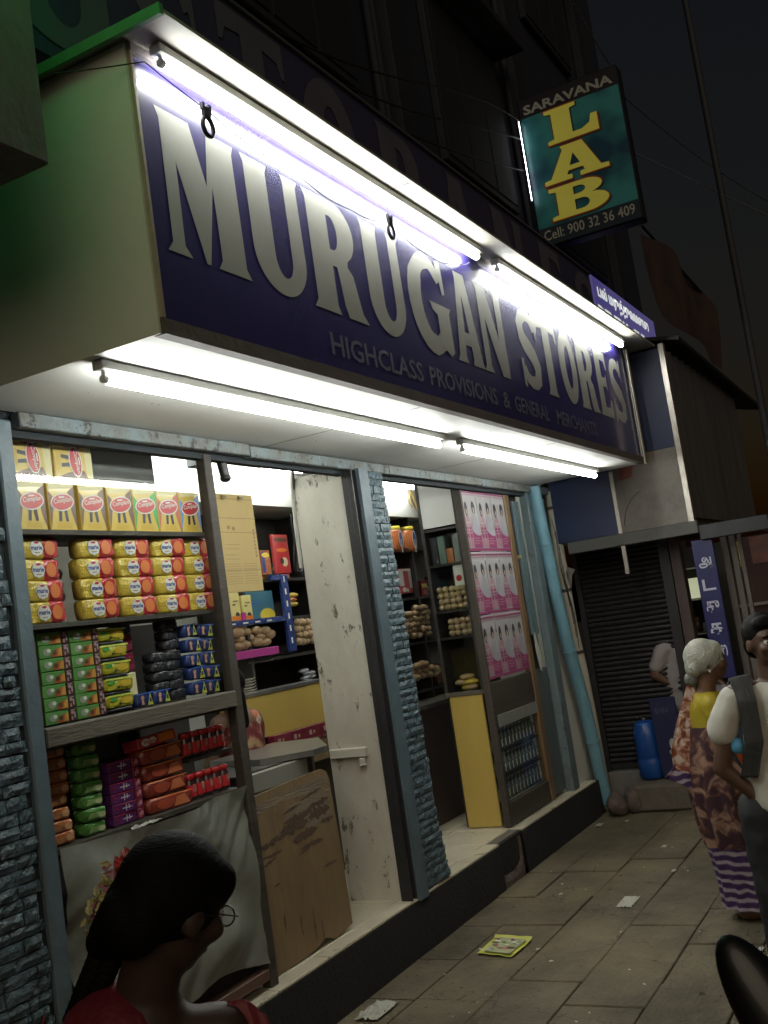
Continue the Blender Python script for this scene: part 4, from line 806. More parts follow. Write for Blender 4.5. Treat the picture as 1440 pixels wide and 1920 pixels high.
# dark counter below
t = thing('inner_counter', 'dark brown counter seen in the right doorway behind the brick pillar', 'counter', (0, 0, 0))
b = MB(); b.box(6.2, 7.6, 3.36, 3.9, 1.06, 1.09); b.build('counter_top', mat('worn_dark_top', (.08, .075, .065), .4), t); b = MB(); b.box(6.2, 7.6, 3.38, 3.88, FZ, 1.058); b.build('counter_front', mat('maroon_brown_board', (.045, .026, .022), .5), t)
# ================================================================== SIDE CABINET AND POSTER DOOR (right)
cab = thing('glass_cabinet', 'glass-sided bread cabinet with yellow base panel beside the poster door', 'cabinet', (0, 0, 0))
CX = 6.50
b = MB(); b.box(CX, CX+.02, 2.865, 3.105, .270, 1.135, bev=.003); b.build('yellow_side_panel', M_yel, cab)
b = MB(); b.box(CX, CX+.02, 2.865, 3.11, 2.285, 2.62); b.build('white_side_panel', M_white, cab)
for y in (2.842, 3.108): b = MB(); b.box(CX-.004, CX+.026, y, y+.022, 1.137, 2.60, bev=.002); b.build('upright', M_dark, cab)
b = MB(); b.box(CX-.006, CX+.03, 2.84, 3.13, 1.137, 1.165, bev=.002); b.build('base_rail', M_woodh, cab)
for z in (2.275, 2.03, 1.715, 1.535): b = MB(); b.box(CX+.005, 7.2, 2.866, 3.106, z-.016, z); b.build('shelf', M_dark, cab)
b = MB(); b.box(CX+.001, CX+.004, 2.866, 3.106, 1.166, 2.258); b.build('glass_side', M_glass, cab)
b = MB(); b.box(CX+.03, 7.2, 3.112, 3.13, .27, 2.6); b.build('rear_board', M_dark, cab); b = MB(); b.box(6.86, 6.88, 2.87, 3.10, 1.167, 2.258); b.build('inner_partition', M_dark, cab)
side = [('bread_roll', 1.7155, 5, bu, 'pale bun', 'on the upper middle cabinet shelf', 4), ('bread_roll', 1.5355, 4, bu, 'pale bun', 'on the lower middle cabinet shelf', 3)]
for nm, z, n, mes, what, where, rows in side:
    for r in range(rows):
        for i in range(n):
            o = bpy.data.objects.new('bun', mes[(i+r) % 4]); COL.objects.link(o); o.location = (CX+.05+.01*rr.random(), 2.895+.046*i, z+.040*r); o.rotation_euler = (rr.uniform(-.2, .2), 0, R(90)+rr.uniform(-.2, .2))
            if o.location.z < (2.0 if z > 1.6 else 1.68): tag(o, f'{what}, {ORD[i]} from the poster door in {["bottom","second","third","fourth"][r]} row {where}', 'bun', f'buns {where}')
            else: bpy.data.objects.remove(o)
for i in range(5):
    o = inst('snack_bar', MB().ell((0, 0, .02), (.055, .04, .022), nu=12, nv=7, disp=.3, seed=i).data('bar', F_y if i % 2 else M_bread), None, (CX+.06, 2.95+.035*(i % 3), 1.166+.036*(i//2)), (0, 0, R(90))); tag(o, ['yellow brown cake nearest the poster door at the cabinet bottom', 'yellow cake midway at the cabinet bottom', 'brown cake farthest in at the cabinet bottom', 'yellow cake on top of the heap nearest the poster door', 'brown cake on top of the heap farther in'][i], 'cake', 'yellow wrapped cakes at the bottom of the glass cabinet')
for i in range(4):
    o = MB().box(0, .03, 0, .05, 0, .10, bev=.002).build('packet', [foil('grey_sheen_wrap', (.22, .24, .22)), F_or, foil('green_grey_wrap', (.16, .22, .19)), F_dk][i], loc=(CX+.03, 2.872+.056*i, 2.0305)); tag(o, ['grey packet nearest the poster door on the top cabinet shelf', 'orange packet on the top cabinet shelf', 'greenish grey packet on the top cabinet shelf', 'dark packet farthest in on the top cabinet shelf'][i], 'packet', 'packets on the top cabinet shelf')
    if i != 1: o.scale = (1, 1, 1.9)
o = MB().box(0, .004, 0, .07, 0, .14).build('printed_card', M_print_w, loc=(CX+.025, 2.875, 1.87)); tag(o, 'white card with red emblem inside the glass cabinet', 'card')
b = MB(); b.disc((0, 0), .022, .022, 0, n=14); c_ = b.build('red_emblem', M_print_r, o); c_.location = (-.001, .035, .05); c_.rotation_euler = (0, 0, R(-90))
# door with posters
dr = thing('poster_door', 'glazed wooden shop door covered with pink posters over a row of bottles', 'door', (0, 0, 0))
YD = 2.80
b = MB(); b.box(6.455, 6.485, YD-.02, YD+.03, .27, 2.54, bev=.004); b.build('stile', M_wood, dr)
b = MB(); b.box(7.255, 7.345, YD-.02, YD+.03, .27, 2.52, bev=.006); b.build('stile', M_woodbr, dr)
b = MB(); b.box(6.486, 7.254, YD-.015, YD+.025, .96, 1.20, bev=.004); b.build('mid_rail', M_wood, dr)
b = MB(); b.box(6.486, 7.254, YD-.018, YD+.025, .272, .42, bev=.006); b.build('bottom_rail', M_wood, dr)
b = MB(); b.box(6.50, 7.24, YD-.024, YD-.016, .905, .985, bev=.003); b.build('pale_tape_strip', mat('dusty_strip', (.17, .18, .16), .7, col2=(.10, .10, .09), scale=20), dr)
b = MB(); b.box(6.487, 7.253, YD+.0, YD+.004, .421, .905); b.build('lower_glass', M_glass, dr)
b = MB(); b.box(6.487, 7.253, YD+.0, YD+.004, 1.20, 2.52); b.build('upper_glass', M_glass, dr)
b = MB(); b.box(6.525, 7.253, YD+.10, YD+.105, .421, 1.13); b.build('inner_board', M_dark, dr)
M_po_w = mat('poster_paper', (.36, .35, .35), .5, col2=(.27, .26, .27), scale=4, bump=.1); M_po_p = mat('poster_magenta', (.26, .04, .12), .45, col2=(.19, .04, .11), scale=6); M_po_l = mat('poster_rose', (.36, .21, .24), .45)
M_po_s = mat('poster_skin', (.45, .30, .22), .5); M_po_g = mat('poster_grey', (.30, .29, .32), .5); M_hair = mat('dark_hair_print', (.03, .025, .03), .5)
pw, ph = .255, .425
def poster():
    b = MB(); y = -.001
    b.poly([(0, .40), (pw, .40), (pw, .412), (0, .412)], y, 1); b.poly([(.01, .385), (pw-.01, .385), (pw-.01, .392), (.01, .392)], y, 2)
    b.poly([(.0, .0), (pw, .0), (pw, .018), (0, .018)], y-.0002, 1)
    # woman figure
    b.poly([(.12, .10), (.235, .10), (.245, .16), (.225, .235), (.20, .255), (.16, .255), (.135, .23), (.12, .16)], y-.0003, 5)
    b.disc((.18, .30), .028, .046, 4, y=y-.0004, n=14, rot=.1); b.disc((.182, .283), .013, .022, 3, y=y-.0006, n=12); b.poly([(.173, .25), (.19, .25), (.188, .272), (.175, .272)], y-.0005, 3)
    b.disc((.055, .29), .024, .050, 4, y=y-.0004, n=12); b.disc((.058, .272), .011, .02, 3, y=y-.0006, n=10)
    b.poly([(.02, .20), (.10, .20), (.085, .245), (.035, .245)], y-.0003, 2)
    # product boxes
    for x in (.008, .062): b.poly([(x, .03), (x+.045, .03), (x+.045, .19), (x, .19)], y-.0007, 2); b.poly([(x+.004, .09), (x+.041, .09), (x+.041, .165), (x+.004, .165)], y-.0009, 1); b.poly([(x+.01, .12), (x+.035, .12), (x+.035, .128), (x+.01, .128)], y-.0011, 0); b.poly([(x+.01, .14), (x+.035, .14), (x+.035, .148), (x+.01, .148)], y-.0011, 0)
    b.poly([(.112, .022), (pw, .022), (pw, .11), (.20, .105), (.14, .125), (.112, .15)], y-.0010, 1)
    for k, wd in enumerate((.09, .11, .08)): b.poly([(.125, .085-.018*k), (.125+wd, .085-.018*k), (.125+wd, .091-.018*k), (.125, .091-.018*k)], y-.0013, 2)
    return b.data('printed_picture', [M_po_w, M_po_p, M_po_l, M_po_s, M_hair, M_po_g])
pd = poster(); ps = MB(); n = 6
ps.add([(pw*i/n, .0015*math.sin(i*1.7+j), ph*j/n) for j in range(n+1) for i in range(n+1)], [(j*(n+1)+i, j*(n+1)+i+1, (j+1)*(n+1)+i+1, (j+1)*(n+1)+i) for j in range(n) for i in range(n)]); psd = ps.data('poster', M_po_w)
for r in range(3):
    for c in range(3):
        o = inst('poster', psd, None, (6.488+.256*c, YD-.006-.0004*c, 2.085-.432*r), (0, R(rr.uniform(-.7, .7)), 0)); tag(o, f'pink and white poster with two dark-haired women, {["top","middle","bottom"][r]} row, {["left","centre","right"][c]} column of the door', 'poster', 'pink posters on the shop door')
        inst('printed_picture', pd, o, (0, -.0015, 0))
# bottles behind the lower glass
M_bot = glassmat('bottle_glass', (.55, .62, .60), .06)
bt = MB().lathe((0, 0, 0), [(0, 0), (.026, 0), (.028, .01), (.028, .075), (.012, .105), (.011, .125), (0, .125)], 12).data('bottle_body', mat('dusty_bottle', (.10, .12, .12), .2, col2=(.06, .07, .08), coat=.6)); bc = MB().lathe((0, 0, .122), [(0, .018), (.013, .018), (.014, 0), (0, 0)], 10).data('bottle_cap', mat('pale_cap', (.35, .36, .38), .5)); bl = MB().box(-.006, .006, -.0295, -.027, .02, .07).data('bottle_label', M_print_w)
for r in range(3):
    for i in range(11):
        t = thing('bottle', f'small clear bottle, {ORD[i] if i < 10 else "last"} of the {["bottom","middle","top"][r]} row behind the lower door glass', 'bottle', (6.535+.067*i, 2.845, .425+.162*r), 'small bottles behind the lower door glass')
        inst('bottle_body', bt, t); inst('cap', bc, t); inst('label', bl, t)
for z in (.583, .745): o = MB().box(6.525, 7.253, 2.81, 2.895, z-.008, z).build('bottle_shelf', M_dark, dr)
# narrow dark bay with pale-green shutter boards right of the door
bay = thing('folding_shutter', 'narrow folded blue-green shutter boards standing right of the poster door', 'shutter', (0, 0, 0))
for x, w, m in ((7.43, .032, M_bluep), (7.475, .05, mat('grey_green_board', (.10, .16, .155), .5, col2=(.05, .08, .08), scale=9, spots=((.04, .04, .035), 20, .62))), (7.54, .025, M_bluep)):
    b = MB(); b.box(x, x+w, 2.79, 2.81, 1.25 if w > .04 else 1.45, 2.46, bev=.003); b.build('shutter_board', m, bay)
b = MB(); b.box(7.35, 7.62, 2.83, 2.84, .27, 2.52); b.build('backing', M_dark, bay); b = MB(); b.box(7.35, 7.44, 2.785, 2.80, 2.02, 2.05, bev=.003); b.build('hasp', mat('tan_hasp', (.30, .24, .13), .5), bay)
b = MB(); b.box(7.36, 7.60, 2.79, 2.82, .29, 1.20, bev=.004); b.build('lower_board', mat('grey_blue_board', (.09, .12, .125), .55, col2=(.045, .055, .055), scale=8, bump=.3), bay)
o = MB().add([(7.40, 2.775, 1.46), (7.425, 2.772, 1.47), (7.465, 2.77, 1.30), (7.445, 2.768, 1.18), (7.41, 2.77, 1.19), (7.395, 2.776, 1.33)], [(0, 5, 4, 3, 2, 1)]).build('paper_scrap', mat('torn_paper', (.45, .44, .38), .7)); tag(o, 'torn white paper hanging on the shutter boards beside the poster door', 'paper')
# grey corner post
b = MB(); b.box(7.62, 7.75, 2.735, 2.80, .26, 2.56, bev=.006); b.build('corner_post', mat('grey_blue_post', (.13, .18, .195), .55, col2=(.06, .07, .07), scale=9, bump=.5, bscale=30, spots=((.06, .05, .04), 16, .60)), shop)
b = MB(); b.box(7.76, 7.82, 2.76, 2.80, .2, 2.56); b.build('corner_recess', M_black, shop)
# pipes
M_pipe = mat('sky_blue_pipe', (.17, .34, .42), .4, col2=(.10, .22, .28), scale=7, amt=.7, bump=.1, spots=((.04, .05, .05), 18, .66)); M_pipe2 = mat('cream_pipe', (.42, .40, .33), .5, col2=(.28, .26, .21), scale=6, spots=((.08, .07, .05), 18, .66))
t = thing('drain_pipe', 'thick light-blue drain pipe running down the right corner of the shop', 'pipe', (8.0, 2.70, 0))
MB().tube([(-.30, 0, 2.57), (-.255, 0, 2.25), (-.215, 0, 2.0), (-.19, 0, 1.75), (-.12, 0, 1.40), (-.03, 0, 1.12), (.06, 0, .85), (.13, 0, .5), (.20, .0, .05)], .050, 16).build('pipe', M_pipe, t)
for p in ((-.232, 2.12), (-.085, 1.28), (.12, .55)): MB().cyl((p[0]-.004, 0, p[1]+.01), (p[0]+.004, 0, p[1]-.01), .056, n=16).build('collar', M_pipe, t)
MB().tube([(.21, -.0, .08), (.215, -.01, .035), (.15, -.06, .01)], .045, 12).build('elbow', M_pipe2, t)
t = thing('drain_pipe', 'thinner cream drain pipe leaning behind the light-blue one', 'pipe', (8.1, 2.72, 0))
MB().tube([(.03, 0, 2.55), (.02, 0, 2.1), (.04, 0, 1.8), (.05, 0, 1.45), (.12, 0, 1.1), (.15, 0, .8), (.17, 0, .45), (.19, .0, .08)], .042, 14).build('pipe', M_pipe2, t)
for p in ((.028, 2.42), (.041, 1.75), (.09, 1.25)): MB().cyl((p[0]-.002, 0, p[1]+.013), (p[0]+.002, 0, p[1]-.013), .046, n=14).build('clamp', M_wood, t)
for k in range(5):
    pts = [(7.80+.03*k+.05*s+.015*math.sin(s*7+k), 2.63, 2.30-.12*k-.55*s+.03*math.sin(s*9+k)) for s in [i/8 for i in range(9)]]
    tag(MB().tube(pts, .003, 5).build('wire', M_wire), f'{["highest","second highest","middle","second lowest","lowest"][k]} thin black wire tied round the two drain pipes', 'wire', 'thin wires round the drain pipes')
o = MB().add([(8.05, 2.66, 1.93), (8.18, 2.63, 1.90), (8.11, 2.64, 1.86), (8.10, 2.66, 1.76)], [(0, 1, 2), (0, 2, 3)]).build('rag', mat('grey_rag', (.22, .21, .18), .9)); tag(o, 'small torn rag caught on the wires of the pipes', 'rag')
# ================================================================== NEIGHBOURS, SIGNS ABOVE
def V(*a): return Vector(a)
# balcony block of the building on the left
t = thing('balcony_block', 'dark concrete balcony block of the next building at the top left', 'balcony', (0, 0, 0))
M_conc = mat('grimy_concrete', (.16, .155, .14), .85, col2=(.09, .09, .085), scale=5, bump=.5, bscale=20)
b = MB(); b.box(1.45, 1.95, 1.825, 2.74, 2.95, 3.75, bev=.006); b.build('end_block', M_conc, t); b = MB(); b.box(-2.5, 1.449, 1.83, 2.74, 3.62, 3.75, bev=.006); b.build('slab', M_conc, t); b = MB(); b.box(-2.5, 1.90, 1.87, 2.0, 3.755, 4.6); b.build('parapet', M_conc, t)
# upper banner behind the signboard
t = thing('upper_banner', 'long dark navy banner with tall faded grey letters above the signboard', 'banner', (0, 0, 0))
b = MB(); b.box(1.2, 8.5, 2.20, 2.22, 3.60, 4.31); b.build('banner_sheet', mat('navy_banner', (.055, .052, .11), .6, col2=(.04, .04, .08), scale=3), t)
b = MB(); b.box(1.2, 8.5, 2.185, 2.225, 4.311, 4.328); b.build('banner_rail', mat('banner_rail', (.09, .09, .10), .5), t)
Mf = mat('faded_grey_letter', (.125, .125, .16), .6, col2=(.08, .08, .11), scale=4)
for ch, x0, x1 in (('U', 2.20, 2.72), ('S', 2.85, 3.25), ('T', 3.40, 3.85), ('O', 4.0, 4.5), ('R', 4.75, 5.25), ('A', 5.5, 6.0), ('N', 6.3, 6.85), ('E', 7.2, 7.7), ('S', 8.0, 8.5)):
    letter(ch, x0, x1, 3.66, 4.27, 2.195, Mf, t)
b = MB()
for x in (1.5, 4.0, 6.5, 8.3): b.box(x, x+.04, 2.222, 2.756, 4.25, 4.29); b.box(x, x+.04, 2.222, 2.756, 3.62, 3.66)
b.build('banner_brackets', M_blk, t)
# dim upper storey: pilasters, shuttered windows and old pipes on the facade
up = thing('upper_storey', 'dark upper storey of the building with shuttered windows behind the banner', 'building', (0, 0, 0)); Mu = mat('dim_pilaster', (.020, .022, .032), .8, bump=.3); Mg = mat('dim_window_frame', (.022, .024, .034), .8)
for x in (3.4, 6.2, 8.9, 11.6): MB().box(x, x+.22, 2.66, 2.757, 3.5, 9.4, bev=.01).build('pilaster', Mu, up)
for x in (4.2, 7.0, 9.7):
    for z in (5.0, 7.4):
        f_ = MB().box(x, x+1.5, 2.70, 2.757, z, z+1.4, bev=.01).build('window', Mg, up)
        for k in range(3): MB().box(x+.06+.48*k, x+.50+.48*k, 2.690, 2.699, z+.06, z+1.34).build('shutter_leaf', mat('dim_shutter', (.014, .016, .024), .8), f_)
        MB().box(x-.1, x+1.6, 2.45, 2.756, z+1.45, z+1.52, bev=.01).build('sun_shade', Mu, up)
for k, x in enumerate((5.98, 6.05, 8.75)): MB().tube([(x, 2.70, 3.6), (x, 2.70, 6.2), (x+.05*k, 2.70, 9.3)], .028, 8).build('drain_pipe', Mg, up)
for k in range(0, 6, 2):
    pts = [(2.5+6.3*u, 2.62-.01*k, 4.55+.05*k+.9*u-.22*math.sin(math.pi*u*(1+.15*k))) for u in [i/18 for i in range(19)]]
    tag(MB().tube(pts, .007, 5).build('facade_cable', M_wire), f'{["lowest","","middle","","topmost"][k]} black cable strung along the upper storey above the banner', 'cable', 'cables strung along the upper storey')
# projecting LAB sign
LX = 8.6
t = thing('lab_sign', 'projecting teal sign with stacked yellow letters LAB above the neighbouring shops', 'sign', (LX, 2.60, 4.68), rz=R(-90))
Wd, Hd = .90, 1.36
b = MB(); b.box(0, Wd, .005, .16, 0, Hd, bev=.01); b.build('sign_box', M_blk, t)
m = bpy.data.materials.new('teal_glow_sheet'); m.use_nodes = True; N = m.node_tree.nodes; L = m.node_tree.links; bs = N['Principled BSDF']
tc = N.new('ShaderNodeTexCoord'); nz = N.new('ShaderNodeTexNoise'); nz.inputs['Scale'].default_value = 2.4; L.new(tc.outputs['Object'], nz.inputs['Vector']); cr = N.new('ShaderNodeValToRGB'); cr.color_ramp.elements[0].color = (.012, .06, .10, 1); cr.color_ramp.elements[1].color = (.045, .25, .25, 1); cr.color_ramp.elements[0].position = .38; cr.color_ramp.elements[1].position = .6
L.new(nz.outputs['Fac'], cr.inputs[0]); L.new(cr.outputs[0], bs.inputs['Base Color']); bs.inputs['Roughness'].default_value = .35
L.new(cr.outputs[0], bs.inputs['Emission Color']); bs.inputs['Emission Strength'].default_value = .035  # faint emission adds a glow in the sheet's own colours
b = MB(); b.box(.012, Wd-.012, -.002, .004, .17, Hd-.18); b.build('picture_panel', m, t)
b = MB(); b.box(.012, Wd-.012, -.0015, .004, .012, .168); b.build('bottom_strip', mat('dark_teal_strip', (.02, .035, .06), .4), t); b = MB(); b.box(.012, Wd-.012, -.0015, .004, Hd-.178, Hd-.012); b.build('top_strip', mat('dark_teal_strip2', (.02, .02, .03), .4), t)
GL['l'] = [[(0, 1), (.62, 1), (.62, .90), (.50, .87), (.50, .17), (.68, .17), (.84, .28), (.88, .50), (1.0, .50), (1.0, 0), (0, 0), (0, .10), (.13, .14), (.13, .87), (0, .90)]]
GL['R2'] = GL['A']
GL['a'] = [[(.30, 1), (.66, 1), (.90, .14), (1.02, .12), (1.02, 0), (.56, 0), (.56, .12), (.64, .14), (.61, .25), (.38, .25), (.35, .14), (.43, .12), (.43, 0), (-.02, 0), (-.02, .12), (.09, .14), (.33, .88)], [(.49, .72), (.58, .38), (.41, .38)]]
GL['b'] = [[(0, 1), (.55, 1)]+arc(.60, .76, .32, .24, 80, -55, 10)+[(.72, .54)]+arc(.64, .28, .36, .28, 60, -90, 12)+[(0, 0), (0, .11), (.12, .14), (.12, .86), (0, .89)], [(.42, .86), (.52, .86)]+arc(.52, .74, .11, .12, 80, -80, 7)+[(.42, .62)], [(.42, .46), (.54, .46)]+arc(.54, .30, .13, .16, 80, -80, 7)+[(.42, .14)]]
M_ly = mat('lab_yellow', (.65, .60, .10), .4); M_lr = mat('lab_red_edge', (.38, .08, .03), .4); M_ls = mat('lab_shadow', (.02, .05, .06), .5)
for n_, m_, e in (('yellow', M_ly, .16), ): 
    m_.node_tree.nodes['Principled BSDF'].inputs['Emission Color'].default_value = (.6, .55, .08, 1); m_.node_tree.nodes['Principled BSDF'].inputs['Emission Strength'].default_value = e  # yellow letters given a faint glow too
def letter_off(ch, x0, x1, z0, z1, y, mt, par, hol):
    w, h = x1-x0, z1-z0; b = MB(); c = bpy.data.curves.new('letter', 'CURVE'); c.dimensions = '2D'; c.fill_mode = 'BOTH'; c.extrude = .001
    for pts in GL[ch]:
        sp = c.splines.new('POLY'); sp.points.add(len(pts)-1); sp.use_cyclic_u = True
        for p, q_ in zip(sp.points, pts): p.co = (q_[0]*w, q_[1]*h, 0, 1)
    o = bpy.data.objects.new('l', c); COL.objects.link(o); c.offset = hol; bpy.context.view_layer.update()
    me = bpy.data.meshes.new_from_object(o.evaluated_get(bpy.context.evaluated_depsgraph_get())); bpy.data.objects.remove(o)
    b.mesh(me, Matrix(((1, 0, 0, x0), (0, 0, 1, y), (0, 1, 0, z0), (0, 0, 0, 1)))); return b.build('letter', mt, par)
for ch, x0, x1, z0, z1 in (('l', .22, .68, .855, 1.175), ('a', .145, .70, .515, .83), ('b', .15, .665, .195, .490)):
    letter_off(ch, x0+.012, x1+.016, z0-.014, z1-.012, -.0040, M_ls, t, 0); letter_off(ch, x0-.008, x1+.008, z0-.007, z1+.007, -.0065, M_lr, t, 0)
    letter_off(ch, x0+.004, x1-.004, z0+.006, z1-.006, -.0090, M_ly, t, 0)
b = MB(); put_text(b, 'SARAVANA', .05, 1.205, .80, .085, -.004, 0, bold=.03); b.build('name_lettering', mat('pale_sign_letter', (.45, .46, .42), .5), t)
b = MB(); put_text(b, 'Cell: 900 32 36 409', .05, .055, .80, .090, -.004, 0, bold=.01); b.build('phone_lettering', mat('pale_sign_letter', (.4, .4, .4), .5), t)
# added glowing strip on an arm, put in to brighten the sign's wall-side edge
t2 = thing('added_sign_glow', 'added thin glowing strip brightening the wall edge of the teal LAB sign', 'lamp', (8.53, 2.585, 5.72))
MB().tube([(0, .10, 0), (0, .03, .03), (0, 0, 0)], .006, 6).build('arm', M_blk, t2); MB().cyl((0, 0, -.62), (0, 0, .10), .004, n=8).build('strip', emat('added_glow_strip', (.95, .95, 1), 9), t2)
# DENTAL CLINIC light box
t = thing('dental_sign', 'backlit blue dental clinic sign with white Tamil and English lettering high on the right', 'sign', (0, 0, 0))
mB = emat('backlit_blue', (.012, .010, .13), 1.0); mW = emat('backlit_white', (.8, .85, .75), .75)
b = MB(); b.box(10.20, 12.75, 2.62, 2.72, 4.10, 4.85, bev=.01); b.build('light_box', mB, t)
b = MB(); put_text(b, 'பல் மருத்துவமனை', 10.35, 4.60, 2.05, .19, 2.617, 0, bold=.02); b.build('tamil_lettering', mW, t)
b = MB(); put_text(b, 'DENTAL CLINIC', 10.28, 4.38, 2.3, .17, 2.617, 0, bold=.03); b.build('english_lettering', mW, t)
# ---- neighbouring shop that steps forward on the right
nb = thing('neighbour_shop', 'dark neighbouring shop stepping forward beyond the drain pipes, with a closed roller shutter', 'building', (0, 0, 0))
NX = 8.50
b = MB(); b.box(NX+.06, NX+.10, 2.02, 2.74, .25, 2.05); b.build('shutter_backing', M_black, nb)
sl = MB(); n = 5
sl.add([(-.004, 0, 0), (-.014, 0, .010), (-.016, 0, .022), (-.010, 0, .034), (0, 0, .040)]+[(-.004, .68, 0), (-.014, .68, .010), (-.016, .68, .022), (-.010, .68, .034), (0, .68, .040)], [(i, i+1, n+i+1, n+i) for i in range(4)], 0, False)
sld = sl.data('shutter_slat', mat('dark_shutter_slat', (.018, .017, .019), .45, .3, col2=(.03, .028, .03), scale=10))
for k in range(42): inst('shutter_slat', sld, nb, (NX+.055, 2.035, .30+.041*k))
b = MB(); b.box(NX+.02, NX+.10, 2.72, 2.76, .2, 2.05); b.box(NX-.01, NX+.10, 1.95, 2.03, .2, 2.05); b.build('shutter_side_rail', M_black, nb)
b = MB(); b.box(NX+.0, NX+.12, 1.86, 1.945, .26, 2.04, bev=.004); b.build('brown_door_leaf', mat('purple_brown_wood', (.085, .055, .05), .5, col2=(.05, .03, .03), scale=8), nb)
b = MB(); b.box(NX+.5, 13, 2.76, 2.9, 0, 3.0); b.box(10.2, 10.3, 1.3, 2.75, 0, 2.0); b.build('inner_wall', mat('dim_inner_wall', (.10, .10, .10), .7), nb)
b = MB(); b.box(8.10, 11.2, 1.66, 2.75, 2.11, 2.135); b.build('overhang_floor', M_conc, nb)
b = MB(); b.box(8.05, 8.10, 1.60, 2.62, 2.02, 2.115, bev=.004); b.build('front_beam', mat('pale_concrete_beam', (.085, .085, .08), .7, bump=.3), nb)
b = MB(); b.box(8.055, 8.12, 1.10, 1.598, 1.965, 2.075, bev=.004); b.box(8.121, 10.4, 1.10, 1.18, 1.965, 2.075); b.build('awning_beam', M_blk, nb)
# box sign of the neighbour: side with blue and cream sheets
bxs = thing('neighbour_box_sign', 'blank side of the neighbouring box sign, dark blue above stained cream', 'signboard', (0, 0, 0))
M_navy = mat('navy_sheet', (.018, .03, .085), .5, col2=(.010, .016, .045), scale=2)
b = MB(); b.box(8.078, 8.10, 1.665, 2.70, 2.70, 3.47); b.build('upper_blue_sheet', M_navy, bxs)
b = MB(); b.box(8.074, 8.10, 1.665, 2.20, 2.118, 2.697); b.build('cream_sheet', mat('stained_cream_sheet', (.22, .20, .175), .6, col2=(.09, .08, .07), scale=3.5, amt=.9, bump=.2, spots=((.12, .10, .09), 5, .62)), bxs)
b = MB(); b.box(8.080, 8.10, 2.205, 2.70, 2.118, 2.697); b.build('lower_blue_sheet', M_navy, bxs)
b = MB(); b.box(8.065, 8.13, 1.618, 1.664, 2.08, 3.50, bev=.004); b.build('corner_post', M_trim, bxs); b = MB(); b.box(8.06, 8.075, 2.17, 2.20, 1.80, 2.60); b.build('thin_post', M_trim, bxs)
b = MB(); b.tube([(8.068, 1.9+.25*math.cos(R(a)), 2.13+.30*math.sin(R(a))) for a in range(8, 80, 8)], .0022, 5); b.build('hanging_lead', M_wire, bxs)
b = MB(); b.poly([(0, 0), (.10, .01), (.13, .12), (.03, .15)], 0, 0); c_ = b.build('faded_patch', mat('faded_red_print', (.22, .06, .04), .6), bxs); c_.location = (8.0725, 2.13, 2.52); c_.rotation_euler = (0, 0, R(-90))
ms = mat('tinned_strip', (.26, .25, .27), .35, .6, col2=(.035, .03, .035), scale=2, stretch=(8, 1, .6), bump=.15)
for k in range(13):
    w = .20; x = 8.15+.225*k; b = MB(); b.add([(x, 1.625, 2.14), (x+w*.5, 1.600, 2.14), (x+w, 1.625, 2.14), (x, 1.63, 3.45), (x+w*.5, 1.605, 3.45), (x+w, 1.63, 3.45)], [(0, 1, 4, 3), (1, 2, 5, 4)]); b.build('metal_strip', ms, bxs)
b = MB(); b.box(8.13, 11.2, 1.64, 1.66, 2.14, 3.46); b.build('strip_backing', M_blk, bxs)
b = MB(); b.add([(8.10, 1.50, 3.50), (12.2, 1.50, 3.42), (12.2, 2.75, 3.75), (8.10, 2.75, 3.75), (8.10, 1.50, 3.53), (12.2, 1.50, 3.45), (12.2, 2.75, 3.78), (8.10, 2.75, 3.78)], [(0, 3, 2, 1), (4, 5, 6, 7), (0, 1, 5, 4), (1, 2, 6, 5), (2, 3, 7, 6), (3, 0, 4, 7)]); b.build('tin_awning', M_blk, bxs)
t = thing('brown_banner', 'faded brown cloth banner hanging above the neighbouring shop on the right', 'banner', (0, 0, 0)); vs = []
for j in range(9):
    for i in range(17):
        u, v = i/16, j/8; vs.append((8.35+2.7*u, 1.66+.04*math.sin(u*9+v*2), 3.85-.10*u+(.62+.12*math.sin(u*3))*v))
MB().add(vs, [(j*17+i, j*17+i+1, (j+1)*17+i+1, (j+1)*17+i) for j in range(8) for i in range(16)], 0, True).build('banner_cloth', mat('brown_banner_cloth', (.11, .065, .05), .7, col2=(.05, .035, .04), scale=3.5, amt=1), t)
b = MB(); b.cyl((8.3, 1.67, 4.52), (11.1, 1.67, 4.45), .015); b.build('banner_rod', M_blk, t)
# lit doorway with glass cabinet and lamp
t = thing('shop_lamp', 'small bright bulb glowing in the dark doorway beyond the shutter', 'lamp', (9.3, 2.12, 2.05))
MB().ell((0, 0, 0), (.022, .022, .03), 0, 12, 8).build('bulb', emat('doorway_bulb', (1, .95, .9), 40), t); MB().cyl((0, 0, .028), (0, 0, .09), .012).build('holder', M_blk, t)
t = thing('lit_cabinet', 'glass fronted cabinet faintly lit under the bulb in the dark doorway', 'cabinet', (9.5, 1.95, 0))
b = MB()
for y in (0, .30): b.cyl((0, y, .3), (0, y, 1.9), .010, n=8)
b.build('upright', M_trim, t); b = MB()
for z in (.9, 1.2, 1.5, 1.78): b.box(0, .3, 0, .30, z, z+.012)
b.build('glass_shelf', mat('lit_shelf', (.45, .47, .45), .3), t); b = MB(); b.box(.005, .008, .02, .28, .9, 1.8); b.build('glass_pane', M_glass, t); b = MB(); b.box(.10, .14, .04, .26, 1.52, 1.70); b.build('lit_notice', emat('lit_notice', (.9, .9, .6), .5), t)
b = MB(); b.box(.31, .33, 0, .30, .3, 1.85); b.build('cabinet_back', M_dark, t)
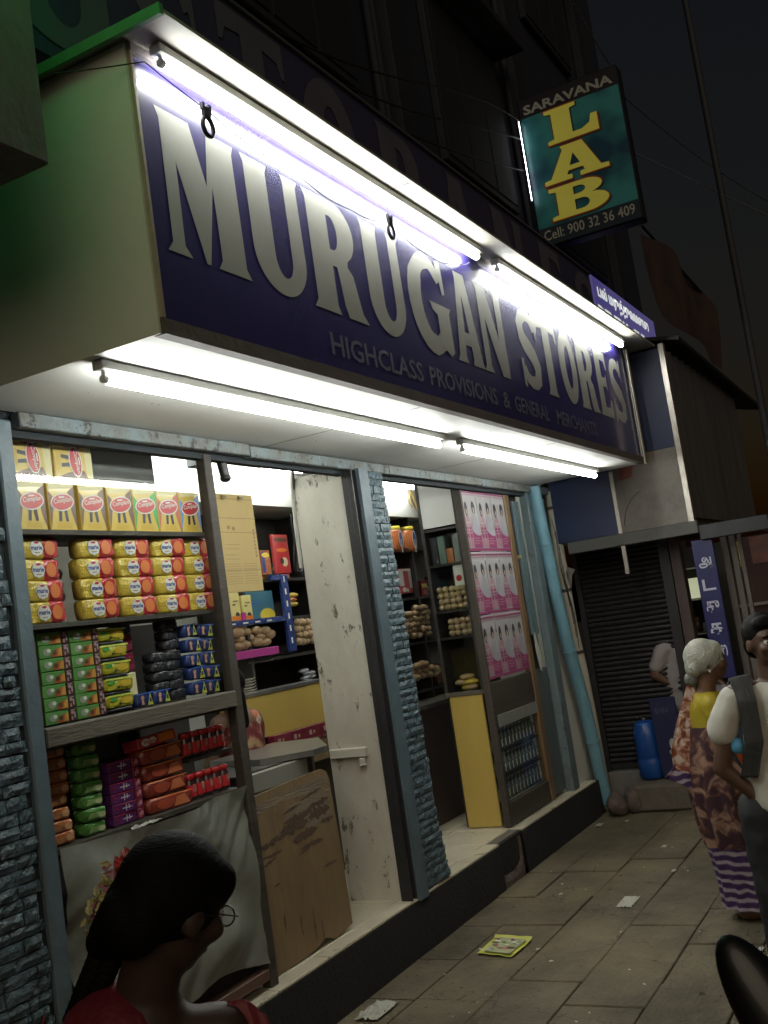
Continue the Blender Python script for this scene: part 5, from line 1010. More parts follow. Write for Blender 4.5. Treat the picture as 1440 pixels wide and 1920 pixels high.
for k in range(6): o = MB().lathe((0, 0, 0), [(0, 0), (.02, 0), (.02, .06), (.01, .09), (0, .09)], 8).build('glass_jar', mat('pale_jar', (.4, .42, .4), .2), loc=(9.56, 1.99+.045*k, [1.213, .913][k % 2])); tag(o, f'pale little jar, {ORD[k//2]} on the {["upper","lower"][k % 2]} shelf of the doorway cabinet', 'jar', 'pale jars in the doorway cabinet')
# vertical Tamil sign
t = thing('pawn_sign', 'narrow vertical dark blue sign with five white Tamil letters beside the doorway', 'sign', (8.10, 1.68, .95), rz=R(-90))
b = MB(); b.box(0, .155, 0, .03, -.02, 1.02, bev=.003); b.build('panel', mat('deep_blue_panel', (.014, .015, .09), .4), t); b = MB()
for k, ch in enumerate(['அ', 'ட', 'கு', 'க', 'டை']): put_text(MB(), ch, 0, 0, 1, 1); b = MB(); put_text(b, ch, .030, .80-.165*k, .095, .085, -.003, 0, bold=.02); b.build('tamil_letter', mat('pale_blue_letter', (.50, .50, .62), .5), t)
for k, (y, w, m_) in enumerate([(1.505, .05, M_trim), (1.44, .045, M_wood), (1.38, .03, M_wood)]):
    o = MB().box(8.30, 8.34, y-w, y, .05, 1.97, bev=.003).build('shop_post', mat('dim_post', (.12, .105, .10), .6, col2=(.07, .06, .055), scale=8)); tag(o, ['grey upright post right of the vertical blue sign', 'brown upright post second right of the vertical blue sign', 'thin upright post third right of the vertical blue sign'][k], 'post')
# right-hand stall interior
t = thing('sweet_stall', 'dim red-brown stall front at the right edge with notices under its beam', 'stall', (0, 0, 0))
b = MB(); b.box(9.10, 9.14, .80, 1.62, .2, 1.97); b.build('red_brown_panel', mat('red_brown_panel', (.06, .025, .022), .6), t); b = MB(); b.box(9.06, 9.10, .8, 1.60, 1.40, 1.425); b.build('counter_edge', M_trim, t)
b = MB(); b.box(9.085, 9.099, .85, 1.42, 1.74, 1.96); b.build('floral_poster', mat('floral_poster', (.30, .12, .07), .6, col2=(.10, .06, .08), scale=12, amt=1), t)
b = MB(); b.box(9.08, 9.099, 1.20, 1.26, 1.42, 1.72); b.build('green_strip', mat('green_frame', (.08, .12, .08), .6), t)
o = MB().box(9.06, 9.064, 1.485, 1.565, 1.73, 1.94).build('yellow_notice', mat('yellow_notice', (.55, .42, .06), .6)); tag(o, 'yellow paper notice with a few dark lines hanging in the right stall', 'notice')
b = MB()
for k in range(6): b.box(9.0575, 9.059, 1.50, 1.55-.01*(k % 3), 1.78+.024*k, 1.784+.024*k)
b.build('printed_lines', M_print_br, o)
# dark awning posts, far pole, wires
t = thing('street_pole', 'tall thin grey metal pole rising at the right edge against the night', 'pole', (9, 1.115, 0)); MB().cyl((0, 0, 0), (0, 0, 7.2), .032, .026, 12).build('shaft', mat('grey_pole', (.035, .037, .045), .7), t)
M_w2 = mat('grey_wire', (.10, .10, .11), .6)
for k, (a, c, s) in enumerate([((8.75, 1.9, 6.1), (12, 1.0, 5.6), .1), ((6.5, 1.9, 6.9), (8.6, 1.75, 6.05), .06), ((8.6, 2.4, 5.9), (9.6, .4, 4.3), .0), ((6.2, 2.22, 4.30), (8.7, 2.74, 4.55), .12), ((0.5, 1.9, 4.9), (9, 1.1, 6.8), .5)]):
    pts = [(a[0]+(c[0]-a[0])*u, a[1]+(c[1]-a[1])*u, a[2]+(c[2]-a[2])*u-s*4*u*(1-u)) for u in [i/14 for i in range(15)]]
    tag(MB().tube(pts, .006, 5).build('overhead_wire', M_w2), ['overhead wire running right from the top of the LAB sign', 'overhead wire rising to the left from the LAB sign', 'thin stay wire slanting down behind the LAB sign', 'short cable between the upper banner and the LAB sign', 'long sagging overhead wire across the top of the street front'][k], 'wire')
# block, barrel, board, scraps by the shutter
t = MB(); vs = []
b = MB(); b.box(8.02, 8.46, 1.78, 2.42, 0, .20, bev=.02); o = b.build('concrete_block', mat('brown_concrete', (.13, .11, .085), .9, col2=(.07, .06, .05), scale=6, amt=.8, bump=.8, bscale=25)); tag(o, 'low brown concrete block on the pavement before the roller shutter', 'block')
b = MB(); b.box(8.47, 9.9, .9, 2.74, 0, .24, bev=.01); o = b.build('stone_plinth', M_conc); tag(o, 'stone plinth under the neighbouring shop', 'plinth')
b = MB(); b.ell((8.0, 2.56, .08), (.09, .08, .09), 0, 12, 8, disp=.5, seed=4); o = b.build('rubble_lump', M_rub); tag(o, 'rough stone lump at the foot of the drain pipes', 'stone')
b = MB(); b.ell((8.07, 2.44, .09), (.08, .07, .10), 0, 12, 8, disp=.4, seed=9); o = b.build('rubble_lump', M_rub); tag(o, 'rough brick lump between the pipes and the concrete block', 'stone')
t = thing('water_drum', 'bright blue plastic drum leaning by the dark shutter behind the block', 'drum', (8.30, 2.32, .205)); MB().lathe((0, 0, 0), [(0, 0), (.085, 0), (.10, .02), (.102, .15), (.098, .16), (.102, .17), (.10, .34), (.085, .42), (.05, .45), (0, .45)], 22).build('body', mat('blue_plastic', (.008, .06, .26), .4, coat=.2), t); MB().lathe((0, 0, .445), [(.035, 0), (.035, .03), (0, .03)], 14).build('cap', M_blk, t)
M_lb = mat('navy_board', (.02, .022, .075), .5)
t = thing('leaning_board', 'dark navy lettered board leaning against the shop behind the walking people', 'sign board', (8.22, 2.22, .21), rz=R(-90)); t.rotation_euler = (R(6), 0, R(-90))
b = MB(); b.box(0, .20, 0, .02, 0, .62, bev=.003); b.build('panel', M_lb, t); b = MB(); put_text(b, 'SHIV', .03, .50, .11, .045, -.003, 0); b.build('white_lettering', M_letter2, t); b = MB(); b.disc((.12, .26), .025, .045, 0, y=-.003, n=12); b.disc((.11, .20), .028, .02, 0, y=-.0034, n=10); b.build('white_emblem', mat('worn_white_print', (.35, .35, .38), .5), t)
# yellow leaflet and papers on the pavement
def leaflet():
    b = MB(); c = [(4.884, 2.392), (5.142, 2.397), (5.106, 2.177), (4.84, 2.189)]; vs = []; n = 8
    for j in range(n+1):
        for i in range(n+1):
            u, v = i/n, j/n; x = (1-u)*(1-v)*c[3][0]+u*(1-v)*c[2][0]+u*v*c[1][0]+(1-u)*v*c[0][0]; y = (1-u)*(1-v)*c[3][1]+u*(1-v)*c[2][1]+u*v*c[1][1]+(1-u)*v*c[0][1]
            vs.append((x, y, .008+.006*noise.noise(Vector((u*4, v*4, 2)))+.010*(u > .9)))
    b.add(vs, [(j*(n+1)+i, j*(n+1)+i+1, (j+1)*(n+1)+i+1, (j+1)*(n+1)+i) for j in range(n) for i in range(n)])
    o = b.build('leaflet', mat('yellow_leaflet_paper', (.58, .60, .10), .5)); tag(o, 'yellow printed leaflet lying on the pavement slabs', 'leaflet')
    b = MB()
    def P(u, v, dz=0): 
        x = (1-u)*(1-v)*c[3][0]+u*(1-v)*c[2][0]+u*v*c[1][0]+(1-u)*v*c[0][0]; y = (1-u)*(1-v)*c[3][1]+u*(1-v)*c[2][1]+u*v*c[1][1]+(1-u)*v*c[0][1]
        return (x, y, .017+dz)
    r = random.Random(3)
    b.quad(P(.05, .08), P(.85, .08), P(.88, .82), P(.06, .86), 0)
    for k in range(26):
        u, v = r.uniform(.08, .78), r.uniform(.1, .75); w, h = r.uniform(.04, .13), r.uniform(.04, .16); b.quad(P(u, v, .0005+.0001*k), P(u+w, v, .0005+.0001*k), P(u+w*.8, v+h, .0005+.0001*k), P(u+.01, v+h, .0005+.0001*k), 1+k % 4)
    b.build('printed_pictures', [mat('pale_leaflet_print', (.45, .46, .25), .5), M_print_br, mat('dull_green_print', (.10, .25, .08), .5), M_print_pk, M_print_w], o)
leaflet()
crumple('paper_scrap', (4.15, 2.56, 0), (.22, .12, .05), mat('litter_paper', (.45, .45, .38), .6, bump=.4), 'crumpled white paper on the pavement below the step', 'paper', 7)
crumple('paper_scrap', (5.74, 1.86, 0), (.20, .09, .02), mat('litter_paper2', (.42, .41, .34), .7), 'torn pale paper in the middle of the pavement', 'paper', 12, n=8)
for k, (x, y, s) in enumerate([(7.65, 2.60, .10), (7.75, 2.42, .06), (6.95, 1.95, .06), (6.35, 1.75, .05), (6.6, 1.45, .05), (7.4, 1.3, .09), (5.0, 1.05, .05), (5.9, 2.3, .04)]):
    crumple('paper_scrap', (x, y, 0), (s, s*.5, .02), mat('litter_paper', (.45, .45, .38), .6), ['pale paper scrap nearest the foot of the drain pipes', 'small pale scrap just in front of the drain pipes', 'pale scrap on the far slabs before the concrete block', 'tiny torn scrap left of the old woman', 'tiny scrap near the old woman', 'flat pale scrap behind the old woman', 'small scrap low at the right of the pavement', 'tiny scrap midway along the step'][k], 'paper', k*3+20, n=5)
# ================================================================== PEOPLE
M_skin = mat('brown_skin', (.16, .085, .05), .5, col2=(.12, .06, .035), scale=12, bump=.1, bscale=120); M_skin2 = mat('dark_brown_skin', (.10, .052, .033), .5, col2=(.075, .04, .025), scale=12, bump=.1, bscale=120)
M_hairb = mat('black_hair', (.004, .0035, .0035), .62, col2=(.010, .009, .008), scale=30, bump=.35, bscale=60, stretch=(1, 1, 6)); M_hairw = mat('white_hair', (.52, .52, .44), .5, col2=(.26, .26, .22), scale=18, amt=.8, bump=1, bscale=60, stretch=(6, 1, 1.5))
dull(M_hairb, .08); M_eye = mat('eye_white', (.6, .58, .52), .2); M_iris = mat('dark_iris', (.01, .008, .006), .15)
def frame(fwd, up=(0, 0, 1)):
    f = Vector(fwd).normalized(); u = Vector(up); r = f.cross(u).normalized(); u = r.cross(f).normalized()
    return Matrix((r, f, u)).transposed().to_4x4()     # local x right, y forward, z up
def head_shape(b, c, T, s=1):
    c = Vector(c)
    def e(p, r, seg=(16, 10)): b.ell(c+T.to_3x3() @ Vector(p)*s, tuple(v*s for v in r), 0, seg[0], seg[1], T=T.to_3x3().to_4x4())
    e((0, -.010, .022), (.074, .092, .088)); e((0, .018, -.035), (.056, .064, .072)); e((0, .052, -.080), (.026, .024, .020)); e((0, .070, .030), (.050, .018, .018))
    e((0, .090, -.022), (.014, .020, .014)); e((0, .084, .0), (.009, .014, .026)); e((0, .078, -.054), (.024, .014, .007)); e((0, .076, -.064), (.020, .014, .007))
    for sx in (-1, 1): e((sx*.036, .058, -.020), (.026, .028, .024)); e((sx*.076, -.008, -.012), (.008, .020, .030))
def hand_shape(b, w, d, side, s=1, curl=.5, up=(0, 0, 1)):
    """palm, four unequal curled fingers and a thumb leaving the palm's side"""
    T = frame(d, up).to_3x3(); w = Vector(w)
    P = lambda x, y, z: w+T @ Vector((x*side, y, z))*s
    b.ell(P(0, .045, 0), (.038*s, .048*s, .016*s), 0, 12, 8, T=T.to_4x4())
    for k, (x, L) in enumerate(((-.027, .066), (-.009, .075), (.010, .070), (.027, .054))):
        p = P(x, .082, 0); a = 0; r = .0095
        for seg in range(3):
            a += curl; l = L*(.45, .32, .23)[seg]*s; qn = p+T @ Vector((0, math.cos(a)*l, -math.sin(a)*l)); b.cyl(p, qn, r*s, (r-.001)*s, 8); b.ell(qn, ((r-.001)*s,)*3, 0, 8, 6); p = qn; r -= .001
    p = P(-.030, .025, -.004); q1 = P(-.058, .052, -.012); q2 = P(-.064, .080, -.020); b.cyl(p, q1, .013*s, .011*s, 8); b.ell(q1, (.011*s,)*3, 0, 8, 6); b.cyl(q1, q2, .011*s, .009*s, 8); b.ell(q2, (.009*s,)*3, 0, 8, 6)
def person(label, caps, head, skin, hands=(), vox=.009, hs=1, name='person'):
    b = MB()
    for p0, r0, p1, r1 in caps:
        b.cyl(p0, p1, r0, r1, 14); b.ell(p0, (r0,)*3, 0, 14, 10); b.ell(p1, (r1,)*3, 0, 14, 10)
    c, T = head; head_shape(b, c, T, hs)
    for h in hands: hand_shape(b, *h)
    base = Vector((c[0], c[1], 0)); t = thing(name, label, 'person', base)
    b.v = [tuple(Vector(v)-base) for v in b.v]
    o = b.build('body', skin); md = o.modifiers.new('r', 'REMESH'); md.mode = 'VOXEL'; md.voxel_size = vox; md.use_smooth_shade = True
    m2 = o.modifiers.new('s', 'SMOOTH'); m2.factor = .5; m2.iterations = 3
    bpy.context.view_layer.update(); me = bpy.data.meshes.new_from_object(o.evaluated_get(bpy.context.evaluated_depsgraph_get())); old = o.data
    o.modifiers.clear(); o.data = me; me.materials.clear(); me.materials.append(skin); o.parent = t
    for p in me.polygons: p.use_smooth = True
    Ti = T.to_3x3()
    for sx in (-1, 1):
        pc_ = Vector(c)-base+Ti @ Vector((sx*.032, .066, .004))*hs
        e = MB().ell(pc_, (.013*hs,)*3, 0, 12, 8).build('eye', M_eye, t); MB().ell(pc_+Ti @ Vector((0, .008, 0))*hs, (.0065*hs,)*3, 0, 10, 6).build('iris', M_iris, e)
    return t, base
def cap(t, base, nm, m, shapes, vox=.009, sm=3, thick=None):
    """garment or hair grown as one smooth surface"""
    b = MB()
    for sh in shapes:
        if sh[0] == 'c': b.cyl(sh[1], sh[3], sh[2], sh[4], 16); b.ell(sh[1], (sh[2],)*3, 0, 14, 10); b.ell(sh[3], (sh[4],)*3, 0, 14, 10)
        elif sh[0] == 'e': b.ell(sh[1], sh[2], 0, 20, 12, T=(sh[3] if len(sh) > 3 else None), disp=(sh[4] if len(sh) > 4 else 0))
        elif sh[0] == 'C': b.cyl(sh[1], sh[3], sh[2], sh[4], 20)
    b.v = [tuple(Vector(v)-base) for v in b.v]
    o = b.build(nm, m, t); md = o.modifiers.new('r', 'REMESH'); md.mode = 'VOXEL'; md.voxel_size = vox; md.use_smooth_shade = True
    m2 = o.modifiers.new('s', 'SMOOTH'); m2.factor = .5; m2.iterations = sm
    o.parent = None; bpy.context.view_layer.update(); me = bpy.data.meshes.new_from_object(o.evaluated_get(bpy.context.evaluated_depsgraph_get())); o.modifiers.clear(); o.data = me; me.materials.clear(); me.materials.append(m); o.parent = t
    for p in me.polygons: p.use_smooth = True
    for v in me.vertices: v.co += (.002 if 'hair' in nm else .007)*Vector((noise.noise(v.co*14)+.5*abs(noise.noise(v.co*31)), noise.noise(v.co*14+Vector((9, 0, 0)))+.5*abs(noise.noise(v.co*31+Vector((5, 0, 0)))), 0))
    return o
def strands(t, base, H, end, m, n, seed, rx, ry, rz, rad=.0011):
    """fine hair combed back over the head to a gathering point"""
    r = random.Random(seed); b = MB(); e = Vector(end)
    for k in range(n):
        a = r.uniform(-1.9, 1.9)*(1 if rad > .001 else .0)+(0 if rad > .001 else r.choice((-1, 1))*r.uniform(.9, 2.0)); p0 = Vector((rx*math.sin(a), ry*.75*math.cos(a)*1.0, rz*(.30+.45*max(0, math.cos(a))+r.uniform(-.1, .35)))); pts = []
        for s in range(7):
            u = s/6; q_ = p0.lerp(e+Vector((r.uniform(-.012, .012), 0, r.uniform(-.02, .02))), u); c0 = Vector((0, -.018, .028)); d = (q_-c0); l = math.sqrt((d.x/rx)**2+(d.y/ry)**2+(d.z/rz)**2) or 1
            out = c0+d/l*(1.0+r.uniform(-.02, .035)); pts.append(H(*(out.lerp(q_, max(0, u-.8)*3)))-base)
        b.tube(pts, rad, 3)
    return b.build('hair_strands', m, t)
def cloth(t, base, nm, m, rows, sub=6, seed=0, fold=.01, fk=10, thick=.003):
    """sheet through rows of control points, with folds"""
    R_, C_ = len(rows), len(rows[0]); nr, nc = (R_-1)*sub, (C_-1)*sub; vs = []
    def P(r, c):
        i, j = min(int(r), R_-2), min(int(c), C_-2); u, v = r-i, c-j; u = u*u*(3-2*u); v = v*v*(3-2*v)
        A, B, D_, E_ = (Vector(rows[i][j]), Vector(rows[i][j+1]), Vector(rows[i+1][j]), Vector(rows[i+1][j+1])); return (A*(1-v)+B*v)*(1-u)+(D_*(1-v)+E_*v)*u
    for a in range(nr+1):
        for k in range(nc+1):
            p = P(a/sub, k/sub); f = fold*math.sin(fk*k/nc*math.pi+seed+2*noise.noise(Vector((k/nc*2, a/nr*2, seed))))*(.3+a/nr); vs.append(p+Vector((-.88, -.46, 0))*f-base)
    b = MB().add(vs, [(a*(nc+1)+k, a*(nc+1)+k+1, (a+1)*(nc+1)+k+1, (a+1)*(nc+1)+k) for a in range(nr) for k in range(nc)], 0, True); o = b.build(nm, m, t)
    md = o.modifiers.new('thick', 'SOLIDIFY'); md.thickness = thick; return o
# --- 1. foreground woman, seen from behind, bent head, braid with flowers
Fd = Vector((.90, -.20, -.42)); T1 = frame(Fd, (.25, -.25, 1))
hc = V(1.394, 1.222, 1.258)
caps = [(hc+V(-.02, .03, -.05), .048, V(1.375, 1.30, 1.09), .055), (V(1.375, 1.30, 1.07), .075, V(1.35, 1.38, .86), .11), (V(1.35, 1.38, .86), .11, V(1.32, 1.48, .68), .13),
        (V(1.30, 1.39, 1.055), .05, V(1.445, 1.20, 1.035), .05), (V(1.28, 1.41, 1.04), .045, V(1.27, 1.37, .80), .036), (V(1.27, 1.37, .80), .036, V(1.38, 1.27, .68), .026), (V(1.455, 1.19, 1.02), .045, V(1.50, 1.12, .80), .036), (V(1.50, 1.12, .80), .036, V(1.56, 1.16, .66), .026),
        (V(1.27, 1.50, .66), .10, V(1.30, 1.42, .38), .065), (V(1.30, 1.42, .38), .06, V(1.28, 1.47, .07), .035), (V(1.36, 1.44, .66), .10, V(1.40, 1.36, .38), .065), (V(1.40, 1.36, .38), .06, V(1.38, 1.40, .07), .035), (V(1.28, 1.47, .04), .034, V(1.34, 1.38, .03), .026), (V(1.38, 1.40, .04), .034, V(1.44, 1.31, .03), .026)]
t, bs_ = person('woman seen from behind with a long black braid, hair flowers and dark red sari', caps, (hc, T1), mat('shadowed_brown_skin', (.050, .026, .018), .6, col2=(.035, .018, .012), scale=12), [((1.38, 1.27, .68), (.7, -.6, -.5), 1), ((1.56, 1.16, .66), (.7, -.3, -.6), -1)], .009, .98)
Ti = T1.to_3x3(); H = lambda x, y, z: hc+Ti @ V(x, y, z)
hr = cap(t, bs_, 'hair', M_hairb, [('e', H(0, -.018, .028), (.083, .098, .092), Ti.to_4x4()), ('e', H(0, -.070, -.020), (.070, .050, .075), Ti.to_4x4()), ('c', H(.0, -.095, -.03), .040, V(1.345, 1.335, 1.215), .034), ('e', H(.033, .038, .052), (.042, .036, .040), Ti.to_4x4()), ('e', H(-.033, .038, .052), (.042, .036, .040), Ti.to_4x4())], .008)
bp_ = [V(1.352, 1.315, 1.235), V(1.340, 1.335, 1.19), V(1.328, 1.362, 1.14), V(1.316, 1.392, 1.085), V(1.305, 1.418, 1.02), V(1.292, 1.44, .94), V(1.285, 1.455, .86)]
b = MB()
for i in range(60):
    u = i/59*(len(bp_)-1); k = min(int(u), len(bp_)-2); p = bp_[k].lerp(bp_[k+1], u-k); s_ = (1 if i % 2 else -1); b.ell(p+V(.46, -.88, 0)*.013*s_-bs_, (.020-.009*i/60, .020-.009*i/60, .020), 0, 10, 7)
b.build('braid', M_hairb, t)
b = MB(); rr = random.Random(9)
for i in range(170):
    k = rr.random(); p = V(1.355, 1.272, 1.345).lerp(V(1.325, 1.335, 1.265), k); p += V(rr.gauss(0, .009), rr.gauss(0, .009), rr.gauss(0, .011)); m_ = 0 if k < .25 else (2 if rr.random() < .25 else 1)
    n_ = rr.uniform(0, 3); d1 = V(rr.uniform(-1, 1), rr.uniform(-1, 1), rr.uniform(-1, 1)).normalized()*.015; d2 = d1.orthogonal().normalized()*.008; b.add([p-bs_-d2, p-bs_+d1, p-bs_+d2, p-bs_-d1*.3], [(0, 1, 2, 3)], m_); d3 = d1.cross(d2).normalized()*.006; b.add([p-bs_-d3, p-bs_+d1, p-bs_+d3, p-bs_-d1*.3], [(0, 1, 2, 3)], m_)
b.build('hair_flowers', [mat('red_petal', (.50, .06, .05), .6), mat('cream_petal', (.55, .50, .24), .6), mat('pink_petal', (.5, .25, .3), .6)], t)
M_mar = mat('maroon_blouse', (.16, .012, .025), .6, col2=(.09, .008, .015), scale=10, bump=.3, bscale=60)
cap(t, bs_, 'blouse', M_mar, [('c', V(1.35, 1.335, 1.05), .100, V(1.34, 1.40, .82), .128), ('c', V(1.315, 1.40, 1.02), .062, V(1.40, 1.22, .99), .070), ('c', V(1.295, 1.40, 1.02), .060, V(1.275, 1.39, .90), .052), ('c', V(1.445, 1.20, 1.0), .055, V(1.48, 1.15, .90), .050)], .009)
M_sari1 = mat('red_sari', (.20, .02, .03), .55, col2=(.12, .015, .02), scale=14, bump=.3)
o = cap(t, bs_, 'sari_skirt', M_sari1, [('C', V(1.34, 1.41, .85), .145, V(1.33, 1.43, .45), .19), ('C', V(1.33, 1.43, .46), .19, V(1.34, 1.42, .06), .22)], .012, 2)
cloth(t, bs_, 'sari_drape', M_sari1, [[V(1.285, 1.43, 1.115), V(1.305, 1.455, 1.105), V(1.33, 1.47, 1.06)], [V(1.25, 1.46, .95), V(1.27, 1.50, .95), V(1.31, 1.52, .93)], [V(1.22, 1.50, .70), V(1.24, 1.55, .70), V(1.30, 1.57, .70)]], fold=.006, fk=8)
cloth(t, bs_, 'sari_edge', M_sari1, [[V(1.455, 1.185, 1.085), V(1.475, 1.165, 1.08), V(1.49, 1.14, 1.05)], [V(1.43, 1.17, .98), V(1.46, 1.13, .98), V(1.49, 1.10, .96)], [V(1.41, 1.16, .85), V(1.45, 1.10, .85), V(1.49, 1.06, .85)]], fold=.006, fk=5)
b = MB(); c0 = H(-.078, -.005, -.055)-bs_; b.tube([c0+V(.46, -.88, 0)*.0075*math.cos(a/8*math.pi)+V(0, 0, 1)*.012*math.sin(a/8*math.pi) for a in range(-9, 6)], .0018, 6); b.build('earring', mat('silver_ring', (.8, .8, .75), .12, 1), t)
b = MB(); g = H(0, 0, 0)-bs_
for sx in (-1, 1):
    b.tube([H(sx*.032+.021*math.cos(a), .088, .004+.016*math.sin(a))-bs_ for a in [2*math.pi*i/14 for i in range(15)]], .0016, 5); b.tube([H(sx*.058, .090, .010)-bs_, H(sx*.079, .03, .010)-bs_, H(sx*.080, -.01, .0)-bs_], .0014, 5)
b.tube([H(-.012, .095, .008)-bs_, H(.012, .095, .008)-bs_], .0014, 5); b.build('spectacles', mat('spectacle_metal', (.16, .15, .14), .25, 1), t)
# --- 2. old woman walking away, white hair, orange and purple sari
F2 = V(.35, -.93, -.05); T2 = frame(F2); h2 = V(5.452, 1.155, 1.262); o5 = V(5.455, 1.17, 0)
r2 = V(.46, -.88, 0)
caps = [(h2+V(0, .015, -.06), .05, V(5.45, 1.19, 1.10), .05), (V(5.45, 1.20, 1.04), .09, V(5.46, 1.20, .80), .12), (V(5.46, 1.20, .80), .12, V(5.47, 1.20, .66), .135), (V(5.38, 1.16, 1.05), .045, V(5.55, 1.22, 1.05), .045),
        (V(5.37, 1.15, 1.05), .045, V(5.35, 1.08, .84), .036), (V(5.35, 1.08, .84), .035, V(5.43, .93, .78), .024), (V(5.56, 1.22, 1.05), .045, V(5.58, 1.15, .84), .036), (V(5.58, 1.15, .84), .035, V(5.60, .98, .76), .024),
        (V(5.44, 1.20, .62), .10, V(5.46, 1.15, .36), .06), (V(5.46, 1.15, .36), .055, V(5.43, 1.18, .07), .034), (V(5.52, 1.20, .62), .10, V(5.54, 1.12, .36), .06), (V(5.54, 1.12, .36), .055, V(5.54, 1.10, .07), .034), (V(5.43, 1.18, .035), .034, V(5.46, 1.06, .028), .026), (V(5.54, 1.10, .035), .034, V(5.57, .98, .028), .026)]
t, b2 = person('old woman with white hair, mustard blouse and orange sari with purple border, walking away', caps, (h2, T2), M_skin, [((5.43, .93, .78), (.4, -.85, -.2), 1, .9), ((5.60, .98, .76), (.4, -.85, -.2), -1, .9)], .010, .97)
Ti = T2.to_3x3(); H = lambda x, y, z: h2+Ti @ V(x, y, z)
cap(t, b2, 'white_hair', M_hairw, [('e', H(0, -.026, .030), (.083, .092, .088), Ti.to_4x4(), .05), ('e', H(0, -.070, -.02), (.070, .045, .060), Ti.to_4x4(), .1), ('e', H(0, .02, .065), (.066, .055, .040), Ti.to_4x4())], .008)
cap(t, b2, 'hair_bun', mat('grey_hair', (.10, .095, .085), .6, col2=(.22, .22, .19), scale=20, bump=.9), [('e', H(0, -.085, -.085), (.045, .038, .042), None, .2)], .007)
strands(t, b2, H, (0, -.085, -.06), mat('white_strand', (.6, .6, .5), .5), 260, 4, .092, .099, .096)
b = MB(); b.ell(H(-.078, -.005, -.045)-b2, (.006, .006, .008)); b.ell(H(.078, -.005, -.045)-b2, (.006, .006, .008)); b.build('ear_studs', mat('pale_stud', (.7, .6, .55), .2), t)
cap(t, b2, 'yellow_blouse', mat('mustard_blouse', (.38, .30, .015), .6, col2=(.28, .20, .01), scale=8, bump=.4), [('c', V(5.455, 1.195, 1.03), .103, V(5.465, 1.195, .90), .122), ('c', V(5.39, 1.165, 1.05), .065, V(5.53, 1.215, 1.05), .065), ('c', V(5.37, 1.15, 1.05), .058, V(5.355, 1.10, .90), .052), ('c', V(5.56, 1.215, 1.05), .056, V(5.575, 1.17, .90), .052)], .009)
# patterned sari material
def pattern(name, ca, cb_, cc, sc, kind='blot'):
    if name in MATS: return MATS[name]
    m = bpy.data.materials.new(name); m.use_nodes = True; nt = m.node_tree; N = nt.nodes; L = nt.links; b = N['Principled BSDF']; b.inputs['Roughness'].default_value = .6
    tc = N.new('ShaderNodeTexCoord'); cr = N.new('ShaderNodeValToRGB'); cr.color_ramp.interpolation = 'CONSTANT' if kind != 'blot' else 'LINEAR'
    if kind == 'blot':
        v = N.new('ShaderNodeTexNoise'); v.inputs['Scale'].default_value = sc; v.inputs['Detail'].default_value = 3; v.inputs['Distortion'].default_value = 1.2; L.new(tc.outputs['Object'], v.inputs['Vector']); L.new(v.outputs['Fac'], cr.inputs[0])
        e = cr.color_ramp.elements; e[0].position = .42; e[0].color = (*ca, 1); e[1].position = .62; e[1].color = (*cc, 1); x = e.new(.5); x.color = (*cb_, 1)
    else:
        v = N.new('ShaderNodeTexWave'); v.bands_direction = 'Z'; v.inputs['Scale'].default_value = sc; v.inputs['Distortion'].default_value = 2.5; v.inputs['Detail Scale'].default_value = 2; L.new(tc.outputs['Object'], v.inputs['Vector']); L.new(v.outputs['Color'], cr.inputs[0])
        e = cr.color_ramp.elements; e[0].position = 0; e[0].color = (*ca, 1); e[1].position = .72; e[1].color = (*cc, 1); x = e.new(.45); x.color = (*cb_, 1)
    L.new(cr.outputs[0], b.inputs['Base Color']); MATS[name] = m; return m
M_or = pattern('orange_brown_sari_print', (.26, .07, .04), (.52, .27, .18), (.68, .56, .48), 20); M_sk = pattern('brown_violet_skirt_print', (.05, .018, .03), (.10, .04, .035), (.34, .20, .14), 13); M_pw = pattern('purple_striped_border', (.05, .022, .10), (.14, .08, .18), (.38, .32, .36), 7, 'wave')
def skirt(t, base, nm, m, rings, n=72, fold=.016, k=11):
    vs = []
    for j, (c, rx, ry) in enumerate(rings):
        for i in range(n): a = 2*math.pi*i/n; f = 1+fold/rx*math.sin(k*a+j*.5)*(.2+.8*j/len(rings)); vs.append(Vector(c)+V(rx*math.cos(a)*f, ry*math.sin(a)*f, 0)-base)
    return MB().add(vs, [(j*n+i, (j+1)*n+i, (j+1)*n+(i+1) % n, j*n+(i+1) % n) for j in range(len(rings)-1) for i in range(n)], 0, True).build(nm, m, t)
skirt(t, b2, 'sari_upper_skirt', M_sk, [(V(5.46, 1.19, .95), .125, .12), (V(5.47, 1.19, .80), .15, .155), (V(5.48, 1.19, .66), .165, .17), (V(5.48, 1.18, .50), .16, .165), (V(5.485, 1.165, .36), .150, .155)])
skirt(t, b2, 'sari_border', M_pw, [(V(5.485, 1.165, .362), .152, .157), (V(5.487, 1.155, .28), .145, .15), (V(5.49, 1.145, .18), .140, .145), (V(5.49, 1.14, .06), .135, .142)])
cloth(t, b2, 'sari_pallu', M_or, [[V(5.395, 1.265, 1.155), V(5.40, 1.255, 1.155), V(5.415, 1.24, 1.15)], [V(5.36, 1.34, .98), V(5.37, 1.30, .98), V(5.40, 1.20, .98)], [V(5.345, 1.385, .86), V(5.36, 1.32, .86), V(5.40, 1.15, .84)], [V(5.35, 1.39, .76), V(5.37, 1.31, .72), V(5.41, 1.13, .68)]], fold=.012, fk=11, seed=1)
cloth(t, b2, 'pallu_border', M_pw, [[V(5.345, 1.392, .765), V(5.365, 1.312, .725), V(5.405, 1.13, .685)], [V(5.335, 1.435, .725), V(5.36, 1.33, .66), V(5.405, 1.14, .60)]], fold=.012, fk=11, seed=1)
